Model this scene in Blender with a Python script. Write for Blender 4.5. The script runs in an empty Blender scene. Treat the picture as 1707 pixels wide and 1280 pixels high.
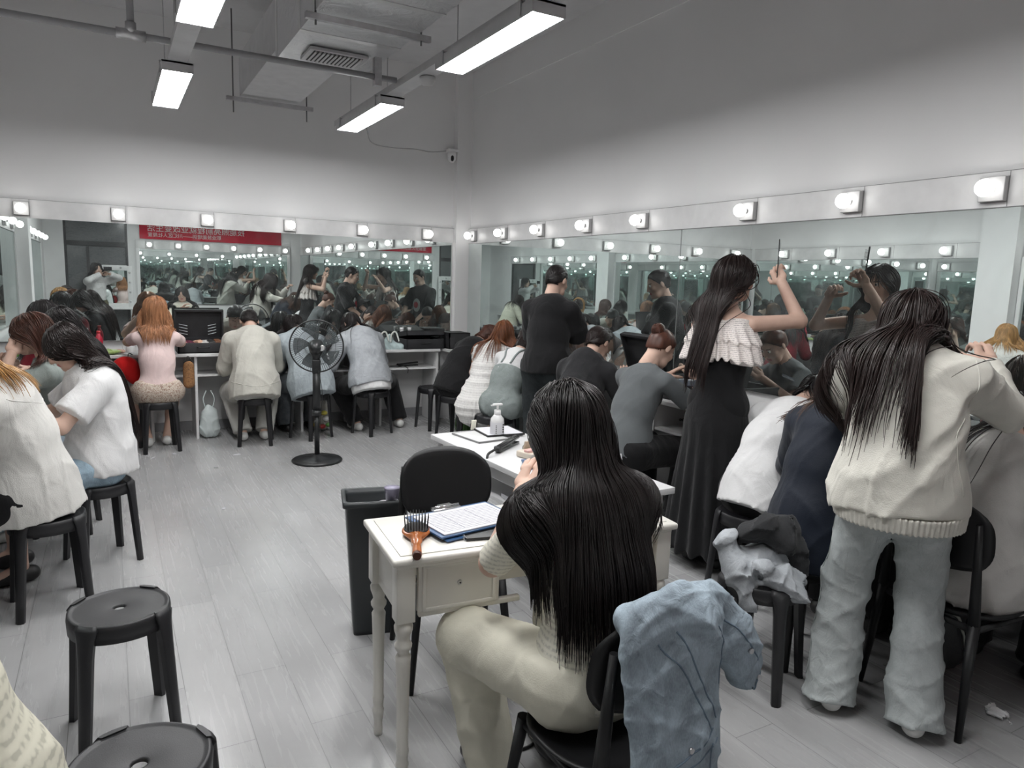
import bpy, bmesh, math, random
import numpy as np
from mathutils import Vector, Matrix
PI = math.pi
SC = bpy.context.scene
COL = SC.collection
random.seed(7)
RNG = np.random.default_rng(7)

# ---------------------------------------------------------------- camera, world, exposure
def setup_camera():
    yaw, pitch, roll, f = math.radians(29.465), math.radians(8.166), math.radians(-1.80), 1189.8
    fw = Vector((math.sin(yaw)*math.cos(pitch), math.cos(yaw)*math.cos(pitch), -math.sin(pitch)))
    r = Vector((math.cos(yaw), -math.sin(yaw), 0)); d = fw.cross(r)
    c, s = math.cos(roll), math.sin(roll)
    right = c*r + s*d; down = -s*r + c*d
    cam = bpy.data.cameras.new('camera'); o = bpy.data.objects.new('camera', cam); COL.objects.link(o)
    m = Matrix((right, -down, -fw)).transposed().to_4x4(); m.translation = Vector((0, 0, 1.6))
    o.matrix_world = m
    cam.sensor_width = 36; cam.lens = f/1707*36; cam.clip_start = .01; cam.clip_end = 60
    SC.camera = o
setup_camera()
w = bpy.data.worlds.new('world'); SC.world = w; w.use_nodes = True
w.node_tree.nodes['Background'].inputs[0].default_value = (.02, .022, .026, 1)
w.node_tree.nodes['Background'].inputs[1].default_value = 1
SC.view_settings.view_transform = 'Standard'; SC.view_settings.look = 'None'
SC.view_settings.gamma = 1; SC.view_settings.use_curve_mapping = False
SC.view_settings.exposure = 0.62
SC.cycles.max_bounces = 10; SC.cycles.glossy_bounces = 9; SC.cycles.diffuse_bounces = 7
SC.cycles.transmission_bounces = 4; SC.cycles.transparent_max_bounces = 6
SC.cycles.caustics_reflective = False; SC.cycles.caustics_refractive = False
SC.cycles.use_denoising = True
SC.cycles.sample_clamp_indirect = 4
BULB_E = 4.5      # emission strength of the round mirror bulbs
LAMP_E = 32.0       # emission strength of the ceiling lamp panels

# ---------------------------------------------------------------- materials
MATS = {}
def new_mat(name):
    m = bpy.data.materials.new(name); m.use_nodes = True
    nt = m.node_tree; b = nt.nodes['Principled BSDF']
    return m, nt, b
def coords(nt, scale=(1, 1, 1), rot=(0, 0, 0)):
    tc = nt.nodes.new('ShaderNodeTexCoord'); mp = nt.nodes.new('ShaderNodeMapping')
    mp.inputs['Scale'].default_value = scale; mp.inputs['Rotation'].default_value = rot
    nt.links.new(tc.outputs['Object'], mp.inputs['Vector']); return mp.outputs['Vector']
def ramp(nt, fac, stops):
    r = nt.nodes.new('ShaderNodeValToRGB'); els = r.color_ramp.elements
    while len(els) < len(stops): els.new(.5)
    for e, (p, c) in zip(els, stops):
        e.position = p; e.color = (*c, 1) if len(c) == 3 else c
    nt.links.new(fac, r.inputs['Fac']); return r.outputs['Color']
def noise_tex(nt, vec, scale, detail=3, dist=0.0):
    n = nt.nodes.new('ShaderNodeTexNoise'); n.inputs['Scale'].default_value = scale
    n.inputs['Detail'].default_value = detail; n.inputs['Distortion'].default_value = dist
    nt.links.new(vec, n.inputs['Vector']); return n.outputs['Fac']
def bump(nt, b, h, strength=.3, dist=.005):
    bn = nt.nodes.new('ShaderNodeBump'); bn.inputs['Strength'].default_value = strength
    bn.inputs['Distance'].default_value = dist
    nt.links.new(h, bn.inputs['Height']); nt.links.new(bn.outputs['Normal'], b.inputs['Normal'])
def sc(c, k): return tuple(min(1, max(0, x*k)) for x in c[:3])
def plain(name, col, rough=.5, metal=0, var=.06, nscale=9, bumpk=0, bscale=60, spec=.5):
    """paint, plastic, metal: one colour with a faint unevenness"""
    if name in MATS: return MATS[name]
    m, nt, b = new_mat(name); v = coords(nt)
    n = noise_tex(nt, v, nscale)
    c = ramp(nt, n, [(.3, sc(col, 1-var)), (.7, sc(col, 1+var))])
    nt.links.new(c, b.inputs['Base Color'])
    b.inputs['Roughness'].default_value = rough; b.inputs['Metallic'].default_value = metal
    b.inputs['Specular IOR Level'].default_value = spec
    if bumpk: bump(nt, b, noise_tex(nt, v, bscale), bumpk)
    MATS[name] = m; return m
def cloth(name, col, rough=.85, wrinkle=.5, fine=260, var=.1, sheen=.1):
    if name in MATS: return MATS[name]
    m, nt, b = new_mat(name); v = coords(nt)
    n1 = noise_tex(nt, v, 7, 4, .6); n2 = noise_tex(nt, v, fine, 2)
    c = ramp(nt, n1, [(.3, sc(col, 1-var)), (.7, sc(col, 1+var*.6))])
    nt.links.new(c, b.inputs['Base Color']); b.inputs['Roughness'].default_value = rough
    b.inputs['Sheen Weight'].default_value = sheen; b.inputs['Specular IOR Level'].default_value = .2
    w1 = nt.nodes.new('ShaderNodeMath'); w1.operation = 'MULTIPLY_ADD'
    nt.links.new(n2, w1.inputs[0]); w1.inputs[1].default_value = .12
    n3 = noise_tex(nt, coords(nt, (1, 1, .55)), 11, 2, 1.0); nt.links.new(n3, w1.inputs[2])
    bump(nt, b, w1.outputs[0], wrinkle, .02)
    MATS[name] = m; return m
def denim(name, col, var=.28):
    if name in MATS: return MATS[name]
    m, nt, b = new_mat(name); v = coords(nt)
    n1 = noise_tex(nt, v, 14, 6, .8); n2 = noise_tex(nt, coords(nt, (1, 1, .25)), 420, 2)
    mx = nt.nodes.new('ShaderNodeMath'); mx.operation = 'MULTIPLY_ADD'
    nt.links.new(n2, mx.inputs[0]); mx.inputs[1].default_value = .35; nt.links.new(n1, mx.inputs[2])
    c = ramp(nt, mx.outputs[0], [(.4, sc(col, 1-var)), (.62, col), (.85, sc(col, 1+var))])
    nt.links.new(c, b.inputs['Base Color']); b.inputs['Roughness'].default_value = .9
    b.inputs['Specular IOR Level'].default_value = .15
    n3 = noise_tex(nt, coords(nt, (1, 1, .6)), 22, 4, 1.0); bump(nt, b, n3, .6, .015)
    MATS[name] = m; return m
def knit(name, col, row=70, hole=.35):
    """openwork knit: rows of small eyelets and ribs"""
    if name in MATS: return MATS[name]
    m, nt, b = new_mat(name); v = coords(nt)
    wv = nt.nodes.new('ShaderNodeTexWave'); wv.bands_direction = 'Z'; wv.inputs['Scale'].default_value = row/6.28*1.6
    wv.inputs['Distortion'].default_value = 1.2; wv.inputs['Detail'].default_value = 2; nt.links.new(v, wv.inputs['Vector'])
    vo = nt.nodes.new('ShaderNodeTexVoronoi'); vo.inputs['Scale'].default_value = row*1.5; nt.links.new(v, vo.inputs['Vector'])
    mx = nt.nodes.new('ShaderNodeMath'); mx.operation = 'MULTIPLY'
    nt.links.new(wv.outputs['Fac'], mx.inputs[0]); nt.links.new(vo.outputs['Distance'], mx.inputs[1])
    c = ramp(nt, mx.outputs[0], [(.0, col), (.30, sc(col, .93)), (.55, sc(col, 1-hole))])
    nt.links.new(c, b.inputs['Base Color']); b.inputs['Roughness'].default_value = .9
    b.inputs['Specular IOR Level'].default_value = .1
    bump(nt, b, mx.outputs[0], -.8, .01)
    MATS[name] = m; return m
def spotted(name, col, spot, scale=90):
    if name in MATS: return MATS[name]
    m, nt, b = new_mat(name); v = coords(nt)
    n = noise_tex(nt, v, scale, 3, 1.5)
    c = ramp(nt, n, [(.42, spot), (.5, col), (.8, sc(col, 1.1))])
    nt.links.new(c, b.inputs['Base Color']); b.inputs['Roughness'].default_value = .85
    MATS[name] = m; return m
def striped(name, a, bcol, scale=60, axis='X'):
    if name in MATS: return MATS[name]
    m, nt, b = new_mat(name); v = coords(nt)
    wv = nt.nodes.new('ShaderNodeTexWave'); wv.bands_direction = axis; wv.inputs['Scale'].default_value = scale
    nt.links.new(v, wv.inputs['Vector'])
    c = ramp(nt, wv.outputs['Fac'], [(.35, a), (.65, bcol)])
    nt.links.new(c, b.inputs['Base Color']); b.inputs['Roughness'].default_value = .8
    MATS[name] = m; return m
def hair_mat(name, col, tip=None):
    if name in MATS: return MATS[name]
    m, nt, b = new_mat(name); v = coords(nt, (1, 1, .2))
    n = noise_tex(nt, v, 45, 2)
    c = ramp(nt, n, [(.3, sc(col, .65)), (.7, sc(col, 1.35))])
    nt.links.new(c, b.inputs['Base Color']); b.inputs['Roughness'].default_value = .36
    b.inputs['Specular IOR Level'].default_value = .35
    MATS[name] = m; return m
def skin_mat():
    if 'skin' in MATS: return MATS['skin']
    m, nt, b = new_mat('skin'); v = coords(nt)
    c = ramp(nt, noise_tex(nt, v, 14), [(.3, (.56, .37, .29)), (.7, (.65, .45, .36))])
    nt.links.new(c, b.inputs['Base Color']); b.inputs['Roughness'].default_value = .5
    b.inputs['Subsurface Weight'].default_value = .0
    b.inputs['Specular IOR Level'].default_value = .3
    MATS['skin'] = m; return m
def emit(name, col, e):
    if name in MATS: return MATS[name]
    m, nt, b = new_mat(name)
    b.inputs['Emission Color'].default_value = (*col, 1); b.inputs['Emission Strength'].default_value = e
    b.inputs['Base Color'].default_value = (.8, .8, .8, 1)
    MATS[name] = m; return m
def mirror_mat():
    if 'mirror' in MATS: return MATS['mirror']
    m = bpy.data.materials.new('mirror'); m.use_nodes = True; nt = m.node_tree
    nt.nodes.remove(nt.nodes['Principled BSDF']); out = nt.nodes['Material Output']
    g = nt.nodes.new('ShaderNodeBsdfGlossy'); g.inputs['Roughness'].default_value = .0
    g.inputs['Color'].default_value = (.74, .80, .785, 1)
    d = nt.nodes.new('ShaderNodeBsdfDiffuse'); d.inputs['Color'].default_value = (.75, .8, .8, 1)
    v = coords(nt)
    n = noise_tex(nt, v, 2.3, 6, 2.0); s = ramp(nt, n, [(.48, (.018,)*3), (.8, (.10,)*3)])
    mx = nt.nodes.new('ShaderNodeMixShader')
    nt.links.new(s, mx.inputs[0]); nt.links.new(g.outputs[0], mx.inputs[1]); nt.links.new(d.outputs[0], mx.inputs[2])
    nt.links.new(mx.outputs[0], out.inputs['Surface']); MATS['mirror'] = m; return m
def glass_mat(name='clear plastic', col=(.9, .95, .97), alpha=.35):
    if name in MATS: return MATS[name]
    m, nt, b = new_mat(name)
    b.inputs['Base Color'].default_value = (*col, 1); b.inputs['Roughness'].default_value = .1
    b.inputs['Alpha'].default_value = alpha
    MATS[name] = m; return m
def floor_mat():
    m, nt, b = new_mat('grey wood laminate'); v = coords(nt)
    # planks run along world Y
    sw = nt.nodes.new('ShaderNodeMapping'); sw.inputs['Rotation'].default_value = (0, 0, PI/2); nt.links.new(v, sw.inputs['Vector'])
    br = nt.nodes.new('ShaderNodeTexBrick'); nt.links.new(sw.outputs[0], br.inputs['Vector'])
    br.inputs['Scale'].default_value = 1; br.inputs['Brick Width'].default_value = 1.2; br.inputs['Row Height'].default_value = .19
    br.inputs['Mortar Size'].default_value = .0016; br.inputs['Bias'].default_value = 0
    br.inputs['Color1'].default_value = (.35, .35, .355, 1); br.inputs['Color2'].default_value = (.41, .41, .412, 1)
    br.inputs['Mortar'].default_value = (.20, .20, .2, 1); br.offset = .37
    st = nt.nodes.new('ShaderNodeMapping'); st.inputs['Scale'].default_value = (14, .9, 1); nt.links.new(v, st.inputs['Vector'])
    g = noise_tex(nt, st.outputs[0], 3.0, 4, .6)
    gc = ramp(nt, g, [(.38, (.82,)*3), (.5, (1,)*3), (.62, (.93,)*3), (.75, (1.08,)*3)])
    big = ramp(nt, noise_tex(nt, v, 1.1, 4, .5), [(.3, (.86,)*3), (.7, (1.08,)*3)])
    m1 = nt.nodes.new('ShaderNodeMixRGB'); m1.blend_type = 'MULTIPLY'; m1.inputs[0].default_value = .38
    nt.links.new(br.outputs['Color'], m1.inputs[1]); nt.links.new(gc, m1.inputs[2])
    m2 = nt.nodes.new('ShaderNodeMixRGB'); m2.blend_type = 'MULTIPLY'; m2.inputs[0].default_value = 1
    nt.links.new(m1.outputs[0], m2.inputs[1]); nt.links.new(big, m2.inputs[2])
    nt.links.new(m2.outputs[0], b.inputs['Base Color'])
    rr = ramp(nt, g, [(.3, (.29,)*3), (.7, (.24,)*3)]); nt.links.new(rr, b.inputs['Roughness'])
    b.inputs['Specular IOR Level'].default_value = .5
    bump(nt, b, g, .05, .002)
    return m
WHITE = plain('white wall paint', (.80, .80, .80), .6, var=.015, nscale=1.5)
GLOSSW = plain('white lacquered board', (.80, .80, .80), .28, var=.02)
CEIL = plain('grey ceiling paint', (.66, .66, .67), .8, var=.03)
PLBLACK = plain('black plastic', (.013, .013, .015), .45, var=.15, bumpk=.08, bscale=400)
BLK = plain('matt black', (.012, .012, .013), .5)
STEEL = plain('galvanised steel', (.55, .55, .56), .35, 1, var=.12, nscale=20)
SKIN = skin_mat()

# ---------------------------------------------------------------- objects, tagging
def tag(o, label=None, cat=None, group=None, kind=None):
    if label: o['label'] = label
    if cat: o['category'] = cat
    if group: o['group'] = group
    if kind: o['kind'] = kind
    return o
def empty(name, loc=(0, 0, 0), rz=0, label=None, cat=None, group=None):
    o = bpy.data.objects.new(name, None); COL.objects.link(o); o.empty_display_size = .1
    o.location = loc; o.rotation_euler = (0, 0, rz); return tag(o, label, cat, group)
def mk(name, verts, faces, mats, parent=None, smooth=False, fmat=None, loc=None, rz=0):
    """one mesh object from plain arrays; faces all the same length or a list"""
    me = bpy.data.meshes.new(name)
    verts = np.asarray(verts, dtype=np.float32)
    if isinstance(faces, np.ndarray):
        nf, k = faces.shape
        me.vertices.add(len(verts)); me.vertices.foreach_set('co', verts.ravel())
        me.loops.add(nf*k); me.loops.foreach_set('vertex_index', faces.astype(np.int32).ravel())
        me.polygons.add(nf); me.polygons.foreach_set('loop_start', np.arange(nf, dtype=np.int32)*k)
        me.update(calc_edges=True)
    else:
        me.from_pydata([tuple(map(float, v)) for v in verts], [], faces); me.update()
    if not isinstance(mats, (list, tuple)): mats = [mats]
    for m in mats: me.materials.append(m)
    if fmat is not None: me.polygons.foreach_set('material_index', np.asarray(fmat, dtype=np.int32))
    if smooth: me.polygons.foreach_set('use_smooth', np.ones(len(me.polygons), dtype=bool))
    o = bpy.data.objects.new(name, me); COL.objects.link(o)
    if parent: o.parent = parent
    if loc is not None: o.location = loc
    o.rotation_euler = (0, 0, rz)
    return o
def copy_tree(o, parent=None):
    c = o.copy(); COL.objects.link(c); c.parent = parent
    for ch in list(o.children): copy_tree(ch, c)
    return c
class MB:
    """collects simple shapes and links them as ONE mesh object"""
    def __init__(s): s.bm = bmesh.new(); s.mats = []; s.cur = 0
    def mat(s, m):
        if m not in s.mats: s.mats.append(m)
        s.cur = s.mats.index(m); return s
    def _fin(s, geom, M, bev=0, seg=2):
        vs = [g for g in geom if isinstance(g, bmesh.types.BMVert)]
        fs = set(f for v in vs for f in v.link_faces)
        if bev:
            es = list(set(e for v in vs for e in v.link_edges))
            r = bmesh.ops.bevel(s.bm, geom=es, offset=bev, segments=seg, profile=.6, affect='EDGES')
            vs = list(set(vs) & set(s.bm.verts)) ; vs = [v for v in r['verts']] or vs
            allv = set(v for f in r['faces'] for v in f.verts)
            st = list(allv); seen = set(allv)
            while st:
                v = st.pop()
                for e in v.link_edges:
                    o = e.other_vert(v)
                    if o not in seen: seen.add(o); st.append(o)
            vs = list(seen); fs = set(f for v in vs for f in v.link_faces)
        for f in fs: f.material_index = s.cur; f.smooth = bool(bev) or f.smooth
        bmesh.ops.transform(s.bm, matrix=M, verts=vs)
        return s
    def box(s, c, d, rot=(0, 0, 0), bev=0, seg=2, taper=None):
        r = bmesh.ops.create_cube(s.bm, size=1)
        for v in r['verts']:
            k = taper if (taper and v.co.z > 0) else (1, 1)
            v.co = Vector((v.co.x*d[0]*k[0], v.co.y*d[1]*k[1], v.co.z*d[2]))
        from mathutils import Euler
        M = Matrix.Translation(c) @ Euler(rot).to_matrix().to_4x4()
        return s._fin(r['verts'], M, bev, seg)
    def bar(s, a, b, w, t, up=(0, 0, 1), w2=None, t2=None, bev=0):
        """rectangular bar from a to b; width w along side, thickness t along up"""
        a, b = Vector(a), Vector(b); z = (b-a); L = z.length; z.normalize()
        x = Vector(up).cross(z)
        if x.length < 1e-4: x = Vector((1, 0, 0)).cross(z)
        x.normalize(); y = z.cross(x)
        r = bmesh.ops.create_cube(s.bm, size=1)
        for v in r['verts']:
            ww, tt = (w2 or w, t2 or t) if v.co.z > 0 else (w, t)
            v.co = Vector((v.co.x*ww, v.co.y*tt, v.co.z*L))
        M = Matrix((x, y, z)).transposed().to_4x4(); M.translation = (a+b)/2
        return s._fin(r['verts'], M, bev)
    def cyl(s, a, b, r1, r2=None, n=16, smooth=True):
        a, b = Vector(a), Vector(b); z = b-a; L = z.length; z.normalize()
        M = Matrix.Translation((a+b)/2) @ z.to_track_quat('Z', 'Y').to_matrix().to_4x4()
        r = bmesh.ops.create_cone(s.bm, cap_ends=True, segments=n, radius1=r1, radius2=r1 if r2 is None else r2, depth=L)
        for f in set(f for v in r['verts'] for f in v.link_faces): f.smooth = smooth and len(f.verts) == 4
        return s._fin(r['verts'], M)
    def ball(s, c, r, n=16, sc_=(1, 1, 1)):
        g = bmesh.ops.create_uvsphere(s.bm, u_segments=n, v_segments=max(6, n//2+2), radius=r)
        for f in set(f for v in g['verts'] for f in v.link_faces): f.smooth = True
        M = Matrix.Translation(c) @ Matrix.Diagonal((*sc_, 1))
        return s._fin(g['verts'], M)
    def lathe(s, prof, c=(0, 0, 0), n=24, rot=None, cap=True):
        """prof: list of (r, z)"""
        rings = []
        for (r, z) in prof:
            rings.append([s.bm.verts.new((r*math.cos(2*PI*i/n), r*math.sin(2*PI*i/n), z)) for i in range(n)])
        for a, b in zip(rings[:-1], rings[1:]):
            for i in range(n):
                f = s.bm.faces.new((a[i], a[(i+1) % n], b[(i+1) % n], b[i])); f.smooth = True
        if cap:
            s.bm.faces.new(rings[0][::-1]); s.bm.faces.new(rings[-1])
        M = Matrix.Translation(c) @ (rot.to_4x4() if rot else Matrix.Identity(4))
        return s._fin([v for r in rings for v in r], M)
    def prism(s, pts, h, M=None, bev=0, seg=2):
        """flat outline (x, y) extruded by h in z"""
        a = [s.bm.verts.new((x, y, 0)) for x, y in pts]; b = [s.bm.verts.new((x, y, h)) for x, y in pts]
        n = len(pts)
        s.bm.faces.new(a[::-1]); s.bm.faces.new(b)
        for i in range(n): s.bm.faces.new((a[i], a[(i+1) % n], b[(i+1) % n], b[i]))
        return s._fin(a+b, M or Matrix.Identity(4), bev, seg)
    def tube(s, pts, r, n=8, closed=False, taper=None):
        P = [Vector(p) for p in pts]; m = len(P); rings = []
        prev = None
        for i, p in enumerate(P):
            if closed: t = P[(i+1) % m]-P[i-1]
            else: t = P[min(i+1, m-1)]-P[max(i-1, 0)]
            t.normalize()
            if prev is None: x = t.orthogonal().normalized()
            else:
                x = prev - t*prev.dot(t)
                x = x.normalized() if x.length > 1e-6 else t.orthogonal().normalized()
            prev = x; y = t.cross(x)
            rr = r if taper is None else r*taper(i/(m-1))
            rings.append([s.bm.verts.new(p + rr*(math.cos(2*PI*k/n)*x + math.sin(2*PI*k/n)*y)) for k in range(n)])
        cnt = m if closed else m-1
        for i in range(cnt):
            a, b = rings[i], rings[(i+1) % m]
            for k in range(n):
                f = s.bm.faces.new((a[k], a[(k+1) % n], b[(k+1) % n], b[k])); f.smooth = True
        if not closed: s.bm.faces.new(rings[0][::-1]); s.bm.faces.new(rings[-1])
        return s._fin([v for q in rings for v in q], Matrix.Identity(4))
    def done(s, name, parent=None, loc=None, rz=0, label=None, cat=None, group=None, kind=None):
        me = bpy.data.meshes.new(name); bmesh.ops.recalc_face_normals(s.bm, faces=s.bm.faces[:])
        s.bm.to_mesh(me); s.bm.free()
        for m in s.mats: me.materials.append(m)
        o = bpy.data.objects.new(name, me); COL.objects.link(o)
        if parent: o.parent = parent
        if loc is not None: o.location = loc
        o.rotation_euler = (0, 0, rz)
        return tag(o, label, cat, group, kind)
def catmull(pts, n=8):
    P = [Vector(p) for p in pts]; out = []
    Q = [P[0]*2-P[1]] + P + [P[-1]*2-P[-2]]
    for i in range(1, len(Q)-2):
        for k in range(n):
            t = k/n; a, b, c, d = Q[i-1], Q[i], Q[i+1], Q[i+2]
            out.append(.5*((2*b)+(c-a)*t+(2*a-5*b+4*c-d)*t*t+(3*b-a-3*c+d)*t**3))
    out.append(P[-1]); return out
# ---------------------------------------------------------------- smooth solids (signed distance -> surface net)
A = lambda *v: np.array(v, dtype=float)
def wob(p, f=24.0, seed=0, st=(1, 1, 1)):
    """cheap folded-cloth noise in about -1..1"""
    r = np.random.default_rng(seed); q = p*np.array(st)
    q = q + .035*np.sin(q[:, [1, 2, 0]]*f*.45 + r.uniform(0, 6, 3))
    o = np.zeros(len(p)); md = np.sin(p@r.normal(size=3)*f*.22+r.uniform(0, 6))*.5+.5
    for i in range(5):
        k = r.normal(size=3); k[2] *= .8; k /= np.linalg.norm(k); k *= f*(.55+.5*i)
        v = np.abs(np.sin(q@k*.5 + r.uniform(0, 6)+1.6*np.sin(p@k[[1, 2, 0]]*.33)))
        o += (.45-1.5*np.exp(-4.2*v))/(1+.35*i)*(md if i % 2 else 1-.6*md)
    return o/.95
class Solid:
    def __init__(s): s.P = []; s.cuts = []; s.amp = 0; s.freq = 24; s.seed = 0; s.st = (1, 1, 1); s.fold = []
    def cap(s, a, b, ra, rb=None, q=1, n=(0, 1, 0), k=.02, flat=False):
        a, b = np.array(a, float), np.array(b, float); n = np.array(n, float)
        ab = b-a; L = np.linalg.norm(ab)
        if L > 1e-6: n = n-ab*(n@ab)/L**2
        n = n/(np.linalg.norm(n)+1e-9)
        s.P.append((a, b, ra, ra if rb is None else rb, q, n, k, flat, 0)); return s
    def ell(s, c, r, R=None, k=.02, sub=0):
        """ellipsoid with axes R columns"""
        s.P.append((np.array(c, float), np.eye(3) if R is None else np.array(R), np.array(r, float), None, None, None, k, None, 2 if sub else 1)); return s
    def plane(s, p, n):
        """trims only what has been added so far"""
        s.P.append((np.array(p, float), np.array(n, float), 0, 0, None, None, 0, None, 3)); return s
    def cut(s, p, n, ball=None): s.cuts.append((np.array(p, float), np.array(n, float), ball)); return s
    @staticmethod
    def _d(pr, X):
        a, b, ra, rb, q, n, k, flat, kind = pr
        if kind == 3: return (X-a)@b
        if kind:
            v = (X-a)@b; l = np.sqrt(((v/ra)**2).sum(1))+1e-9
            g = np.sqrt(((v/ra**2)**2).sum(1))+1e-9
            return l*(l-1)/g
        ab = b-a; L2 = ab@ab + 1e-12; v = X-a; t = v@ab/L2; tc = np.clip(t, 0, 1)
        w = v-tc[:, None]*ab; r = ra+(rb-ra)*tc; l2 = (w*w).sum(1)
        if q != 1:
            wn = w@n; l = np.sqrt(np.maximum(l2-wn**2+(wn/q)**2, 1e-12)); d = (l-r)*np.sqrt(l2+1e-12)/l
            d = np.where(l < r*.3, -r*.5*q, d)
        else: d = np.sqrt(l2)-r
        if flat: d = np.maximum(d, (t-1)*math.sqrt(L2))
        return d
    @staticmethod
    def _mix(F, d, k, kind):
        if kind == 3: return np.maximum(F, d)
        if kind == 2:
            h = np.clip(.5-.5*(d+F)/k, 0, 1); return F*(1-h)+(-d)*h+k*h*(1-h)
        h = np.clip(.5+.5*(F-d)/k, 0, 1); return F*(1-h)+d*h-k*h*(1-h)
    def f(s, X):
        F = np.full(len(X), 1.0)
        for pr in s.P:
            F = s._mix(F, s._d(pr, X), pr[6], pr[8])
        return F
    def g(s, X):
        F = s.f(X)
        if s.amp: F = F+s.amp*wob(X, s.freq, s.seed, s.st)
        for fn in s.fold: F = F+fn(X)
        return F
    def bounds(s):
        lo, hi = [], []
        for pr in s.P:
            if pr[8] >= 2: continue
            if pr[8] == 1: r = pr[2].max(); lo.append(pr[0]-r); hi.append(pr[0]+r)
            else:
                r = max(pr[2], pr[3]); lo.append(np.minimum(pr[0], pr[1])-r); hi.append(np.maximum(pr[0], pr[1])+r)
        return np.min(lo, 0), np.max(hi, 0)
    def mesh(s, h=.01):
        lo, hi = s.bounds(); lo = lo-3*h; hi = hi+3*h
        n = np.ceil((hi-lo)/h).astype(int)+1
        ax = [lo[i]+h*np.arange(n[i]) for i in range(3)]
        F = np.full(n, 1.0)
        for pr in s.P:
            if pr[8] == 3:
                m = F < .5; w_ = np.argwhere(m)
                F[m] = np.maximum(F[m], s._d(pr, lo+h*w_)); continue
            if pr[8]: r = pr[2].max(); l, u = pr[0]-r, pr[0]+r
            else: r = max(pr[2], pr[3]); l, u = np.minimum(pr[0], pr[1])-r, np.maximum(pr[0], pr[1])+r
            pad = pr[6]+2.5*h
            i0 = np.maximum(((l-pad-lo)/h).astype(int), 0); i1 = np.minimum(((u+pad-lo)/h).astype(int)+2, n)
            sl = tuple(slice(i0[j], i1[j]) for j in range(3))
            g = np.stack(np.meshgrid(*[ax[j][sl[j]] for j in range(3)], indexing='ij'), -1); sh = g.shape[:3]
            F[sl] = s._mix(F[sl].ravel(), s._d(pr, g.reshape(-1, 3)), pr[6], pr[8]).reshape(sh)
        near = np.argwhere(np.abs(F) < .03+s.amp)
        if s.amp:
            pts = lo+h*near; v = F[tuple(near.T)] + s.amp*wob(pts, s.freq, s.seed, s.st)
            F[tuple(near.T)] = v
        for fn in s.fold:
            pts = lo+h*near; F[tuple(near.T)] += fn(pts)
        if s.cuts:
            m = np.argwhere(F < 2*h); pts = lo+h*m; v = F[tuple(m.T)]
            for p, nn, ball in s.cuts:
                if ball is None: v = np.maximum(v, (pts-p)@nn)
                else: v = np.maximum(v, ball-np.sqrt((((pts-p)/nn)**2).sum(1)))
            F[tuple(m.T)] = v
        return surface_net(F, lo, h)
def surface_net(F, lo, h):
    S = F < 0; n = F.shape
    c = [S[:-1, :-1, :-1], S[1:, :-1, :-1], S[:-1, 1:, :-1], S[1:, 1:, :-1], S[:-1, :-1, 1:], S[1:, :-1, 1:], S[:-1, 1:, 1:], S[1:, 1:, 1:]]
    cnt = sum(x.astype(np.int8) for x in c); act = (cnt > 0) & (cnt < 8)
    idx = np.argwhere(act)
    if len(idx) == 0: return np.zeros((0, 3)), np.zeros((0, 4), int)
    vid = np.full(act.shape, -1, int); vid[tuple(idx.T)] = np.arange(len(idx))
    off = np.array([[0, 0, 0], [1, 0, 0], [0, 1, 0], [1, 1, 0], [0, 0, 1], [1, 0, 1], [0, 1, 1], [1, 1, 1]])
    vals = np.stack([F[tuple((idx+o).T)] for o in off], 1)
    acc = np.zeros((len(idx), 3)); num = np.zeros(len(idx))
    for i, j in [(0, 1), (2, 3), (4, 5), (6, 7), (0, 2), (1, 3), (4, 6), (5, 7), (0, 4), (1, 5), (2, 6), (3, 7)]:
        a, b = vals[:, i], vals[:, j]; m = (a < 0) != (b < 0)
        t = np.where(m, a/np.where(m, a-b, 1), 0)
        acc += np.where(m[:, None], off[i]+t[:, None]*(off[j]-off[i]), 0); num += m
    V = lo+h*(idx+acc/num[:, None])
    Q = []
    for d in range(3):
        sl0 = [slice(None)]*3; sl1 = [slice(None)]*3; sl0[d] = slice(0, -1); sl1[d] = slice(1, None)
        e = S[tuple(sl0)] != S[tuple(sl1)]
        E_ = np.argwhere(e); u, v = (d+1) % 3, (d+2) % 3
        ok = (E_[:, u] > 0) & (E_[:, v] > 0) & (E_[:, u] < n[u]-1) & (E_[:, v] < n[v]-1); E_ = E_[ok]
        ins = S[tuple(E_.T)]
        q = []
        for du, dv in [(1, 1), (0, 1), (0, 0), (1, 0)]:
            k = E_.copy(); k[:, u] -= du; k[:, v] -= dv; q.append(vid[tuple(k.T)])
        q = np.stack(q, 1); q[~ins] = q[~ins][:, ::-1]; Q.append(q)
    return V, np.concatenate(Q)
def solid_obj(name, s, mat, parent=None, h=.01, cls=None, loc=None, rz=0):
    V, Q = s.mesh(h)
    fm = None
    if cls is not None: fm = cls(V[Q].mean(1))
    return mk(name, V, Q, mat, parent, True, fm, loc, rz)
def on_surface(sol, pts, lift=.001, n=10):
    p = np.array([list(v) for v in catmull(pts, n)])
    for _ in range(8):
        d = sol.g(p)-lift; e = .003
        g = np.stack([sol.f(p+A(e, 0, 0))-sol.f(p-A(e, 0, 0)), sol.f(p+A(0, e, 0))-sol.f(p-A(0, e, 0)), sol.f(p+A(0, 0, e))-sol.f(p-A(0, 0, e))], 1)
        g /= np.linalg.norm(g, axis=1)[:, None]+1e-9; p = p-g*np.clip(d, -.02, .02)[:, None]
    p[1:-1] = (p[:-2]+2*p[1:-1]+p[2:])/4
    return [Vector(v) for v in p]
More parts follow.
